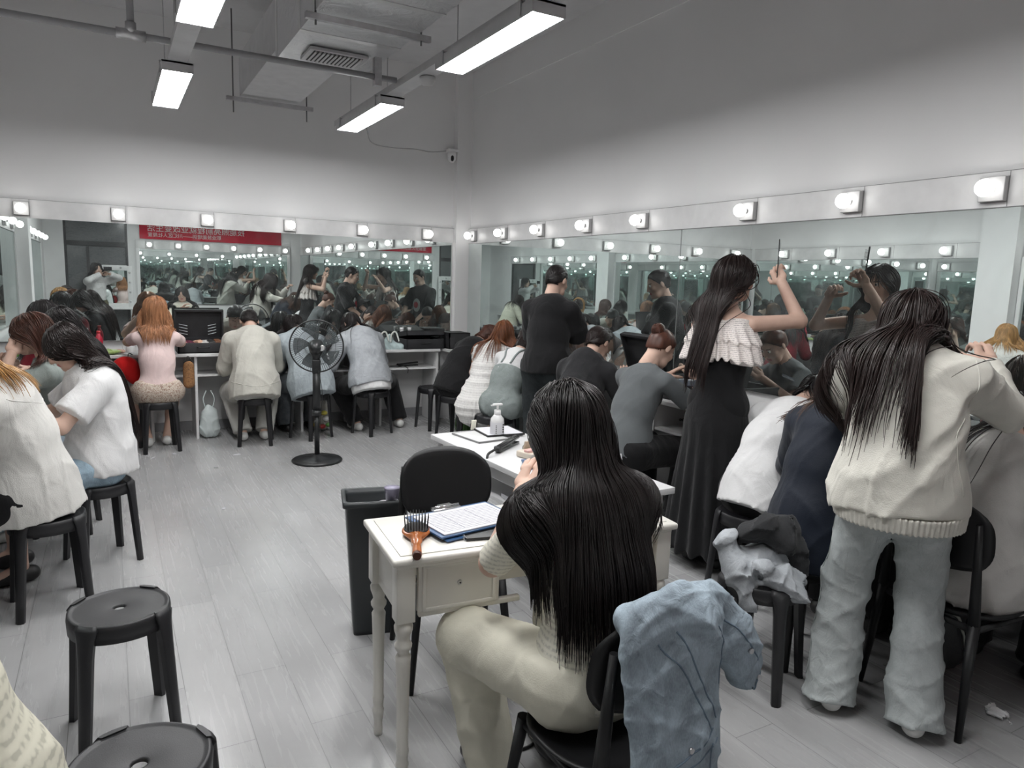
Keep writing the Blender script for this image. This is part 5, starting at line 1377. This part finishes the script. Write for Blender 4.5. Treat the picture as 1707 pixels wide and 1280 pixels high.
for k in range(22): m.tube([(-.122+.005*math.cos(t), -.078+k*.0074, .005+.007*math.sin(t)) for t in [2*PI*i/10 for i in range(10)]], .0009, 4, closed=True)
m.done('spiral', r)
r = empty('clipboard', (1.02, 2.10, .796), math.radians(8), 'blue clipboard holding printed forms on the desk', 'clipboard')
m = MB(); m.mat(BLUE).box((0, 0, .003), (.33, .235, .006), (0, 0, 0), bev=.001); m.done('board', r)
m = MB(); m.mat(BLUE).box((.01, -.008, -.006), (.33, .235, .004), (.0, .0, .03)); m.done('lower_board', r)
m = MB(); m.mat(PAPER).box((0, -.008, .0085), (.30, .205, .004)); m.mat(plain('print grey', (.22, .22, .27), .7))
for k in range(13): m.box((0, .07-k*.0135, .0107), (.27, .0012, .0006))
for x in (-.135, -.06, .04, .135): m.box((x, -.011, .0107), (.001, .165, .0006))
m.done('forms', r)
m = MB(); m.mat(plain('clip chrome', (.7, .7, .7), .15, 1)).box((-.01, .105, .014), (.11, .022, .005), bev=.002).cyl((-.065, .112, .018), (.045, .112, .018), .005); m.box((-.01, .118, .022), (.05, .016, .003)); m.done('clip', r)
def ring_obj(name, pts, rad, mat, label, cat, closed=False, n=6):
    m = MB(); m.mat(mat).tube(catmull(pts, 8), rad, n); return m.done(name, label=label, cat=cat)
S = Solid(); rr = random.Random(2)
r = empty('hair_scrunchie', (1.66, 1.98, .80), 0, 'black hair claw and scrunchie on the right end of the desk', 'hair clip')
S.ell((0, 0, .02), (.04, .05, .028)); S.amp = .012; S.freq = 90; solid_obj('fabric', S, BLKC, r, .004)
# lotion bottle
r = empty('pump_bottle', (1.835, 3.40, .752), 0, 'clear pump bottle with white label on the side table', 'bottle')
m = MB(); m.mat(plain('frosted bottle', (.70, .70, .70), .2)).lathe([(.032, 0), (.038, .005), (.038, .085), (.036, .10), (.022, .118), (.019, .122)], n=24); m.done('bottle_body', r)
m = MB(); m.mat(PAPER).lathe([(.0386, .012), (.0386, .082)], n=24, cap=False); m.mat(plain('black print', (.05, .05, .05), .7))
for k in range(4): m.box((.018, -.0345, .03+k*.013), (.010, .002, .008))
for k in range(5): m.box((-.022, -.032, .025+k*.010), (.006, .002, .005))
m.done('label', r)
m = MB(); m.mat(GLOSSW).cyl((0, 0, .12), (0, 0, .148), .020, .018, 18).cyl((0, 0, .148), (0, 0, .175), .006).box((0, 0, .178), (.055, .022, .010), bev=.003).box((-.03, 0, .174), (.02, .010, .007)); m.done('pump', r)
# hair straighteners
def straightener(loc, rz, label, L=.25):
    r = empty('hair_straightener', loc, math.radians(rz), label, 'hair straightener')
    for s, a in ((1, .05), (-1, -.02)):
        m = MB(); m.mat(plain('glossy black', (.012, .012, .013), .15)).box((L/2, 0, .018+s*.012), (L, .030, .016), (0, -a, 0), bev=.003); m.done('arm', r)
    m = MB(); m.mat(BLK).cyl((-.005, -.015, .02), (-.005, .015, .02), .014); m.done('hinge', r); return r
straightener((1.66, 3.06, .752), 38, 'black hair straightener with its cord trailing over the table edge')
ring_obj('cord', [(1.655, 3.05, .775), (1.61, 3.02, .775), (1.565, 2.99, .76), (1.545, 2.95, .70), (1.53, 2.93, .62)], .0065, BLK, 'thick black cord hanging over the side table edge from the straightener', 'cord')
straightener((1.80, 3.02, .752), 45, 'second black hair straightener lying behind the first on the side table', .28)
def sheet(x, y, rz, w_, d_, label, name='photo_frame', mat=None, z=.752, th=.006, edge=None):
    r = empty(name, (x, y, z), math.radians(rz), label, name.replace('_', ' ')); m = MB(); m.mat(mat or PAPER).box((0, 0, th/2), (w_, d_, th), bev=.001); m.done('sheet', r)
    if edge:
        m = MB(); m.mat(edge)
        for s in (-1, 1): m.box((s*w_/2, 0, th/2), (.006, d_+.006, th+.003)); m.box((0, s*d_/2, th/2), (w_, .006, th+.003))
        m.done('edge', r)
    return r
sheet(1.745, 3.42, 8, .20, .26, 'thin pale clipboard nearest the far end of the side table', 'clipboard', plain('pale grey board', (.6, .6, .6), .4), edge=plain('grey rubber edge', (.2, .2, .2), .5))
sheet(1.88, 3.47, -4, .22, .22, 'black-edged drawing tablet at the far end of the side table', 'drawing_tablet', PAPER, .760, .007, BLK)
m = MB(); m.mat(plain('cream card', (.70, .69, .58), .6)).box((1.77, 3.56, .79), (.03, .006, .055), (.15, 0, .1)); m.done('price_tag', label='small cream tag standing at the far end of the side table', cat='tag')
r = empty('makeup_box', (1.80, 2.93, .752), math.radians(15), 'cream and pink makeup box beside the straighteners', 'makeup box')
m = MB(); m.mat(plain('cream plastic', (.62, .55, .46), .4)).box((0, 0, .015), (.16, .11, .03), bev=.006); m.done('tray', r)
m = MB(); m.mat(plain('pink compact', (.70, .42, .38), .4)).box((-.03, -.01, .036), (.09, .035, .014), bev=.004); m.done('compact', r)
m = MB(); m.mat(plain('tan lid', (.45, .38, .30), .4)).box((.03, .05, .045), (.12, .012, .05), (.3, 0, 0), bev=.003); m.done('lid', r)
sheet(1.76, 2.76, -22, .22, .16, 'blue folder lying on the side table behind the long hair', 'folder', BLUE, .752, .008)
m = MB(); m.mat(PAPER).box((1.96, 2.50, .795), (.11, .012, .085), (-.2, 0, .35)); m.mat(BLK)
for k in range(3): m.box((1.94+k*.02, 2.492+k*.005, .80), (.005, .012, .012), (-.2, 0, .35))
m.done('name_card', label='small white folded card standing on the side table', cat='card')
ring_obj('charging_cable', [(1.90, 2.40, .757), (1.95, 2.46, .757), (2.02, 2.45, .757), (2.035, 2.36, .757), (1.98, 2.30, .757), (1.91, 2.33, .757), (1.87, 2.37, .757)], .0035, BLK, 'black cable looped near the right corner of the side table', 'cable')
S = Solid(); S.cap((1.88, 2.37, .765), (1.905, 2.385, .765), .013); solid_obj('cable_plug', S, BLK, None, .004); tag(bpy.data.objects['cable_plug'], 'black plug at the end of the looped cable on the side table', 'plug')
m = MB(); m.mat(PAPER).box((1.72, 2.62, .572), (.16, .12, .025), (0, 0, .3)); m.box((1.68, 2.86, .572), (.12, .16, .02)); m.mat(BLK).box((1.70, 2.66, .592), (.03, .05, .014)); m.done('folded_papers', label='folded papers on the shelf under the side table', cat='paper')
ring_obj('floor_cable', [(1.16, 2.55, .01), (1.19, 2.42, .006), (1.16, 2.28, .006), (1.06, 2.20, .006), (1.03, 2.02, .006), (1.18, 1.93, .006), (1.35, 2.0, .006)], .005, BLK, 'black cable curling on the floor under the desk', 'cable')

# ---------------------------------------------------------------- things on the counters
CASE = plain('black nylon case', (.018, .018, .02), .6, var=.3, bumpk=.2, bscale=150)
def case(x, y, rz, w_, d_, hh, label, lid=0, z=CH):
    """case with its base and a lid standing up at the back by lid degrees"""
    r = empty('makeup_case', (x, y, z), math.radians(rz), label, 'makeup case')
    m = MB(); m.mat(CASE)
    for s in (-1, 1): m.box((s*(w_/2-.008), 0, hh/2), (.016, d_, hh), bev=.004); m.box((0, s*(d_/2-.008), hh/2), (w_, .016, hh), bev=.004)
    m.box((0, 0, .006), (w_, d_, .012)); m.done('base', r)
    m = MB(); m.mat(CASE); a = math.radians(lid)
    M = Matrix.Translation((0, d_/2, hh+.004)) @ Matrix.Rotation(-a, 4, 'X') @ Matrix.Translation((0, -d_/2, 0))
    for s in (-1, 1):
        bmv = bmesh.ops.create_cube(m.bm, size=1)['verts']; bmesh.ops.transform(m.bm, matrix=M @ Matrix.Translation((s*(w_/2-.008), 0, .02)) @ Matrix.Diagonal((.016, d_, .05, 1)), verts=bmv)
        bmv = bmesh.ops.create_cube(m.bm, size=1)['verts']; bmesh.ops.transform(m.bm, matrix=M @ Matrix.Translation((0, s*(d_/2-.008), .02)) @ Matrix.Diagonal((w_, .016, .05, 1)), verts=bmv)
    bmv = bmesh.ops.create_cube(m.bm, size=1)['verts']; bmesh.ops.transform(m.bm, matrix=M @ Matrix.Translation((0, 0, .042)) @ Matrix.Diagonal((w_, d_, .008, 1)), verts=bmv)
    m.done('lid', r)
    m = MB(); m.mat(BLK).tube(catmull([(-.05, -d_/2, hh*.6), (-.045, -d_/2-.02, hh*.6), (.045, -d_/2-.02, hh*.6), (.05, -d_/2, hh*.6)], 4), .006); m.done('handle', r)
    return r
def blob(name, c, r3, mat, label, cat, rz=0, amp=.006, freq=40, h=.007, group=None):
    S = Solid(); S.ell((0, 0, r3[2]*.9), r3); S.plane((0, 0, .001), (0, 0, -1)); S.amp = amp; S.freq = freq
    V, Q = S.mesh(h); o = mk(name, V, Q, mat, None, True, None, c, math.radians(rz)); return tag(o, label, cat, group)
case(.76, 7.50, 0, .44, .30, .10, 'open black makeup case with its lid up beside the woman in pink', 80)
m0 = plain('clear brush sleeve', (.55, .58, .6), .15)
for k in range(8):
    s = -1 if k < 4 else 1; m = MB(); m.mat(m0).cyl((0, 0, 0), (s*.075, 0, .018), .004, .002, 6)
    m.done('makeup_brush', None, (.76+s*.11-(.035 if s > 0 else -.0), 7.615, CH+.16+.028*(k % 4)), 0, 'clear makeup brush in the open case lid, %s column, %s' % ('left' if s < 0 else 'right', ['lowest', 'second lowest', 'second highest', 'highest'][k % 4]), 'makeup brush', 'brushes in the open case lid')
rr = random.Random(5); PC = [('pink', (.55, .22, .25)), ('maroon', (.14, .03, .06)), ('peach', (.65, .40, .28)), ('white', (.7, .68, .66)), ('black', (.03, .03, .03)), ('brown', (.20, .09, .05))]
for k in range(12):
    nm, c = PC[k % 6]; x = .60+(k % 6)*.062; y = 7.43+(k//6)*.11
    m = MB(); m.mat(plain(nm+' cosmetic', c, .35)).box((0, 0, .020), (.055, .075, .035), (rr.uniform(-.3, .3), rr.uniform(-.3, .3), 0), bev=.005)
    m.done('cosmetic_box', None, (x, y, CH+.065+.004*(k % 3)), rr.uniform(-.6, .6), nm+' cosmetic packet in the open case, '+('front row' if k < 6 else 'back row'), 'cosmetics', 'cosmetics in the open makeup case')
case(3.02, 7.50, 4, .46, .34, .11, 'closed black makeup case on the back counter near the corner', 8)
case(3.42, 7.42, 0, .26, .28, .13, 'small black case in the very corner where the counters meet', 0)
def bottle(x, y, z, rad, hh, body, cap, label, cap_h=.02, neck=.5):
    r = empty('bottle', (x, y, z), 0, label, 'bottle'); m = MB(); m.mat(body).lathe([(rad*.85, 0), (rad, .006), (rad*.96, hh*.3), (rad, hh*.6), (rad*.8, hh*.75), (rad*neck, hh*.86), (rad*neck*.9, hh*.93)], n=18); m.done('bottle_body', r)
    m = MB(); m.mat(cap).cyl((0, 0, hh*.92), (0, 0, hh*.92+cap_h), rad*neck*1.1, n=14); m.done('cap', r); return r
CLP = plain('milky plastic', (.66, .68, .68), .25)
bottle(2.88, 7.68, CH+.0, .030, .20, CLP, GLOSSW, 'left of two white bottles behind the closed black case', .03, .7)
bottle(2.98, 7.70, CH+.0, .030, .20, CLP, GLOSSW, 'right of two white bottles behind the closed black case', .03, .7)
bottle(-.10, 7.43, CH, .033, .21, plain('red drink label', (.50, .02, .05), .3), plain('red cap', (.45, .02, .03), .4), 'red-labelled drink bottle on the back counter at the left', .022, .45)
bottle(-.21, 7.52, CH, .033, .19, plain('orange drink', (.60, .22, .08), .3), GLOSSW, 'orange drink bottle with white cap at the left of the back counter', .022, .5)
blob('snack_bag', (-.02, 7.34+.06, CH), (.10, .07, .03), plain('lime green packet', (.38, .52, .18), .3), 'crumpled green snack bag on the back counter edge', 'snack bag', 10, .012, 50)
blob('tissue_pack', (.06, 7.50, CH), (.06, .05, .022), plain('peach wrapper', (.65, .42, .33), .5), 'peach wrapper behind the green snack bag', 'wrapper', 30, .01, 60)
r = empty('mug', (.15, 7.55, CH), 0, 'white mug on the back counter left of the woman in pink', 'mug'); m = MB(); m.mat(GLOSSW).lathe([(.034, 0), (.038, .01), (.038, .09), (.034, .09), (.032, .012)], n=20); m.done('cup', r)
m = MB(); m.mat(GLOSSW).tube([(-.036-.024*math.sin(t), 0, .048+.026*math.cos(t)) for t in [PI*i/10 for i in range(11)]], .005); m.done('handle', r)
r = empty('plush_bag', (.10, 7.22, .66), 0, 'red plush bag with pink paw hanging at the counter edge', 'bag')
S = Solid(); S.ell((0, 0, .07), (.11, .075, .10)); S.ell((.08, 0, -.02), (.07, .05, .07), k=.04); solid_obj('plush', S, cloth('red plush', (.50, .012, .012), .95), r, .008)
S = Solid(); S.ell((-.09, -.03, -.005), (.045, .03, .028)); S.ell((-.12, -.03, -.01), (.018, .016, .015)); solid_obj('paw', S, cloth('pink plush', (.70, .42, .38)), r, .006)
m = MB(); m.mat(BLK).tube(catmull([(.02, 0, .15), (.03, .06, .19), (.06, .10, .175)]), .004); m.done('strap', r)
S = Solid()
r = empty('faux_plant', (-.48, 7.55, CH), 0, 'dark green faux plant cluster at the left end of the back counter', 'ornament'); G = plain('dark green gloss', (.012, .05, .038), .3)
rr = random.Random(4); m = MB(); m.mat(G)
for k in range(46): m.ball((rr.uniform(-.13, .13), rr.uniform(-.07, .07), .03+rr.random()*.21), rr.uniform(.016, .034), 8, (1, 1, .8))
m.done('leaves', r); m = MB(); m.mat(BLK).box((0, 0, .012), (.22, .12, .024)); m.done('tray', r)
for k, (nm, c, x, y) in enumerate((('orange fruit', (.60, .25, .05), -.62, 7.45), ('green wrapper', (.15, .40, .06), -.72, 7.36), ('pink flower', (.45, .15, .18), -.35, 7.60), ('tan dried flower', (.50, .32, .20), -.30, 7.50))):
    blob('craft_flower', (x, y, CH), (.055, .05, .032), plain(nm, c, .6), nm.replace('fruit', 'craft piece')+' at the far left of the back counter', 'craft flower', 0, .010, 80)
# tote bag with straps
r = empty('tote_bag', (2.63, 7.40, CH), math.radians(-8), 'pale teal and white tote bag with loop handles on the back counter', 'bag'); TB = cloth('teal tie-dyed cotton', (.46, .56, .56), var=.35)
S = Solid(); S.cap((-.10, 0, .03), (.11, 0, .02), .05, .06, q=.9, k=.05); S.cap((0, .02, .06), (.01, .02, .13), .09, .04, q=.6, k=.05); S.amp = .012; S.freq = 34; solid_obj('bag_body', S, TB, r, .007)
for x in (-.07, .04):
    m = MB(); m.mat(plain('white strap', (.62, .64, .6), .7)).tube(catmull([(x-.03, -.04, .08), (x-.02, -.05, .17), (x+.03, -.03, .185), (x+.06, -.05, .09)]), .009); m.done('strap', r)
r = empty('folded_bag', (1.46, 7.42, CH), 0, 'pale folded bag lying between the cream and blue jackets', 'bag'); S = Solid(); S.cap((-.10, 0, .05), (.12, .03, .06), .05, .055, q=.8, n=(0, 0, 1), k=.04); S.amp = .012; solid_obj('bag_body', S, cloth('pale canvas', (.50, .54, .52), var=.2), r, .008)
straightener((2.78, 7.50, CH-.205), 12, 'black hair straightener on the open shelf below the tote bag')
ring_obj('straightener_cord', [(2.80, 7.46, CH-.20), (2.72, 7.42, CH-.20), (2.66, 7.45, CH-.195), (2.70, 7.52, CH-.20), (2.80, 7.48, CH-.19), (2.82, 7.33, CH-.205), (2.82, 7.325, CH-.26)], .004, BLK, 'black cord spilling off the open shelf', 'cord')
# plastic bags on the floor
def carrier(x, y, rz, mat, label, k=1.0, parts=()):
    r = empty('carrier_bag', (x, y, 0), math.radians(rz), label, 'plastic bag'); S = Solid()
    S.cap((0, 0, .09*k), (0, 0, .22*k), .105*k, .085*k, q=.75, k=.05); S.cap((0, 0, .24*k), (-.01, 0, .31*k), .06*k, .03*k, q=.6, k=.04); S.plane((0, 0, .004), (0, 0, -1)); S.amp = .012; S.freq = 36; solid_obj('bag_body', S, mat, r, .008)
    for s in (-1, 1):
        m = MB(); m.mat(mat).tube(catmull([(s*.03*k, 0, .29*k), (s*.05*k, .01, .38*k), (s*.02*k, .02, .46*k)]), .006); m.done('handle', r)
    for i, (c, p) in enumerate(parts): blob2 = MB(); blob2.mat(plain('wrapper %s' % c[0], c[1], .4)).ball(p, .03, 10, (1.2, .8, .8)); blob2.done('wrapper', r)
    return r
carrier(.80, 7.38, 0, plain('translucent white film', (.60, .66, .66), .3), 'white plastic carrier bag on the floor under the back counter')
carrier(1.86, 7.33, 0, plain('clear grey film', (.34, .33, .30), .25), 'clear plastic bag of colourful wrappers on the floor behind the stools', 1.05,
        ((('yellow', (.65, .45, .05)), (-.06, -.085, .08)), (('white', (.7, .7, .7)), (.04, -.09, .14)), (('red', (.4, .04, .04)), (.0, -.09, .06)), (('green', (.1, .25, .06)), (.07, -.07, .07)), (('lemon', (.7, .6, .1)), (.02, -.085, .20))))
r = empty('shoulder_bag', (.62, 7.28, .50), 0, 'tan perforated shoulder bag hanging under the back counter', 'bag'); S = Solid(); S.cap((0, 0, .06), (0, 0, .22), .055, .05, q=.5, k=.03); S.amp = .004; solid_obj('bag_body', S, spotted('tan perforated leather', (.30, .15, .06), (.12, .06, .03), 140), r, .007)
m = MB(); m.mat(BLK).tube(catmull([(-.04, 0, .25), (0, .02, .31), (.04, 0, .25)]), .004); m.done('strap', r)
# right counter
def sat(x, y): return (x, y, CH)
case(3.50, 4.35, -90, .40, .30, .10, 'black makeup case lying open in front of the person in the black hood', 70)
case(3.48, 3.62, -84, .40, .30, .09, 'black makeup case in front of the woman in the grey T-shirt', 75)
bottle(3.38, 3.90, CH, .024, .13, CLP, GLOSSW, 'small white squeeze bottle on the right counter beside the bun', .025, .6)
r = empty('phone', (3.26, 3.42, .985), math.radians(-40), 'dark phone held in both hands by the woman in grey', 'phone'); m = MB(); m.mat(plain('slate phone', (.06, .07, .09), .2)).box((0, 0, 0), (.16, .09, .010), (.35, 0, 0), bev=.004); m.done('case', r)
r = empty('makeup_bag', (3.42, 2.40, CH), math.radians(-80), 'large slumped black bag on the right counter below the orange packet', 'bag'); S = Solid(); S.cap((-.20, 0, .07), (.20, 0, .07), .085, .09, q=.9, k=.05); S.cap((-.16, .04, .15), (.16, .04, .14), .04, .04, k=.04); S.amp = .010; S.freq = 20; solid_obj('bag_body', S, CASE, r, .009)
m = MB(); m.mat(BLK).tube(catmull([(-.22, -.03, .17), (-.1, -.05, .195), (.1, -.04, .19), (.22, -.02, .16)]), .007); m.done('zip_edge', r)
blob('snack_packet', (3.52, 2.58, CH+.17), (.075, .14, .035), plain('orange packet', (.80, .17, .02), .3), 'bright orange packet on the slumped black bag', 'packet', 5, .008, 40)
blob('yellow_packet', (3.58, 2.76, CH+.10), (.05, .05, .06), plain('yellow packet', (.65, .50, .10), .4), 'small yellow packet beside the orange packet', 'packet', 0, .008, 60)
r = empty('figurine', (3.56, 1.92, CH+.14), math.radians(60), 'small doll figurine in a pink and yellow dress on the right counter', 'figurine')
S = Solid(); S.cap((0, 0, 0), (0, 0, .04), .04, .022, k=.01); solid_obj('skirt', S, spotted('pink yellow print', (.60, .28, .30), (.55, .42, .10), 60), r, .005)
S = Solid(); S.ell((0, 0, .085), (.026, .026, .028)); S.cap((.02, 0, .045), (.05, -.02, .03), .009, k=.01); S.cap((-.02, 0, .045), (-.05, -.02, .03), .009, k=.01); solid_obj('doll_body', S, plain('doll skin', (.62, .34, .24), .4), r, .004)
S = Solid(); S.ell((0, .004, .098), (.028, .028, .022)); S.ell((0, 0, .125), (.010, .010, .014)); S.plane((0, 0, .088), (0, 0, -1)); solid_obj('doll_hair', S, plain('doll hair yellow', (.60, .42, .14), .5), r, .004)
m = MB(); m.mat(CASE).box((3.56, 1.95, CH+.06), (.18, .50, .12), bev=.01); m.done('cosmetics_tray', label='black cosmetics organiser under the doll figurine', cat='organiser')
blob('napkin', (3.42, 1.95, CH+.12), (.05, .06, .035), plain('white tissue', (.70, .71, .75), .8), 'crumpled white tissue beside the doll figurine', 'tissue', 20, .012, 60, .006)
r = empty('round_mirror', (3.62, 2.20, CH), 0, 'round table mirror on a stand on the right counter', 'table mirror'); m = MB(); m.mat(STEEL).tube([(0, math.cos(t)*.085, .24+math.sin(t)*.085) for t in [2*PI*i/30 for i in range(30)]], .006, closed=True).cyl((0, 0, .0), (0, 0, .15), .006).cyl((0, 0, 0), (0, 0, .012), .06, n=20); m.done('stand', r)
m = MB(); m.mat(mirror_mat()).cyl((-.003, 0, .24), (.003, 0, .24), .082, n=30); m.done('glass', r)
# shelf items on the right
bottle(3.38, 3.28, CH-.205, .045, .15, plain('pink cream jar', (.62, .50, .44), .4), plain('pink lid', (.60, .38, .38), .4), 'cream and pink plastic jar on the shelf under the right counter', .02, 1.0)
r = empty('cable_pile', (3.42, 3.55, CH-.205), 0, 'tangle of cables and a small tin on the shelf under the right counter', 'cables'); m = MB(); m.mat(BLK); rr = random.Random(9)
for k in range(9):
    cx_, cy_ = rr.uniform(-.03, .03), rr.uniform(-.06, .06); ra = rr.uniform(.04, .075); m.tube([(cx_+ra*.6*math.cos(t), cy_+ra*math.sin(t), .02+k*.008+.01*math.sin(3*t+k)) for t in [2*PI*i/20 for i in range(20)]], .004, 5, closed=True)
m.done('cable_tangle', r); m = MB(); m.mat(plain('brass tin', (.35, .22, .08), .3, .4)).cyl((-.05, -.02, 0), (-.05, -.02, .03), .03, n=18); m.done('tin', r)
blob('patterned_bag', (3.12, 6.50, .0), (.10, .07, .17), plain('green bag print', (.05, .12, .03), .5), 'green patterned bag on the floor behind the corner stool', 'bag', 0, .01, 40, .009)
# combs and hand-held things
def comb_obj(loc, rot, label):
    r = empty('comb', loc, 0, label, 'comb'); r.rotation_euler = rot; m = MB(); m.mat(BLK).box((0, 0, .05), (.010, .004, .22), bev=.001)
    for k in range(22): m.box((.014, 0, -.0+k*.0065), (.022, .0025, .0022))
    m.done('spine', r); return r
wr = R7J.WR; ang = math.radians(R7H); fdir = (R7J.WR-R7J.ER); fdir /= np.linalg.norm(fdir); hp = wr+fdir*.075*R7J.s
hx = R7L[0]+hp[0]*math.cos(ang)-hp[1]*math.sin(ang); hy = R7L[1]+hp[0]*math.sin(ang)+hp[1]*math.cos(ang)
comb_obj((hx-.015, hy-.02, hp[2]+.02), (0, -.06, .5), 'black tail comb held upright by the woman in lace')
# backpack and litter
r = empty('backpack', (3.10, 1.62, 0), math.radians(-20), 'black backpack with pale strap on the floor at the lower right', 'backpack'); S = Solid(); S.cap((-.02, 0, .10), (.02, 0, .22), .14, .09, q=.7, k=.05); S.plane((0, 0, .003), (0, 0, -1)); S.amp = .008; solid_obj('pack_body', S, CASE, r, .009)
m = MB(); m.mat(plain('pale strap', (.40, .42, .38), .6)).tube(on_surface(S, [(-.05, -.09, .29), (.02, -.10, .25), (.08, -.10, .14), (.12, -.08, .04)], .004), .006); m.done('strap', r)
TS = plain('white tissue paper', (.74, .74, .75), .9)
for k, (x, y, a, b_, lb) in enumerate(((2.92, 1.28, .05, .035, 'large crumpled white tissue on the floor at the lower right'), (3.02, 1.60, .03, .02, 'small crumpled tissue on the floor beside the backpack'), (2.88, 1.72, .018, .014, 'tiny scrap of tissue on the floor beside the flared jeans'))):
    S = Solid(); S.ell((0, 0, b_*.35), (a, a*.8, b_*.6)); S.amp = .016; S.freq = 70; S.seed = k; S.plane((0, 0, .001), (0, 0, -1)); V, Q = S.mesh(.004); o = mk('tissue', V, Q, TS, None, True, None, (x, y, 0)); tag(o, lb, 'tissue')
rr = random.Random(8)
for k, (x, y, lb) in enumerate(((.93, 6.57, 'torn white paper scrap in front of the cream jacket stool'), (.44, 6.80, 'folded white paper scrap in front of the woman in pink'), (.27, 6.72, 'thin white paper scrap by the stool of the woman in pink'), (.71, 6.18, 'tiny dark fleck on the open floor left of the fan'), (1.36, 4.55, 'thin white strip on the floor right of centre'), (.62, 5.05, 'small pale scrap on the open floor left of centre'))):
    m = MB(); m.mat(PAPER if k != 3 else plain('dark fleck', (.2, .2, .2), .8)); n = 7; L = (.05, .035, .045, .02, .09, .02)[k]; W_ = (.03, .022, .012, .01, .005, .015)[k]
    m.prism([(L*math.cos(2*PI*i/n)*rr.uniform(.6, 1), W_*math.sin(2*PI*i/n)*rr.uniform(.6, 1)) for i in range(n)], .003); m.done('paper_scrap', None, (x, y, .001), rr.uniform(0, 3), lb, 'paper scrap')
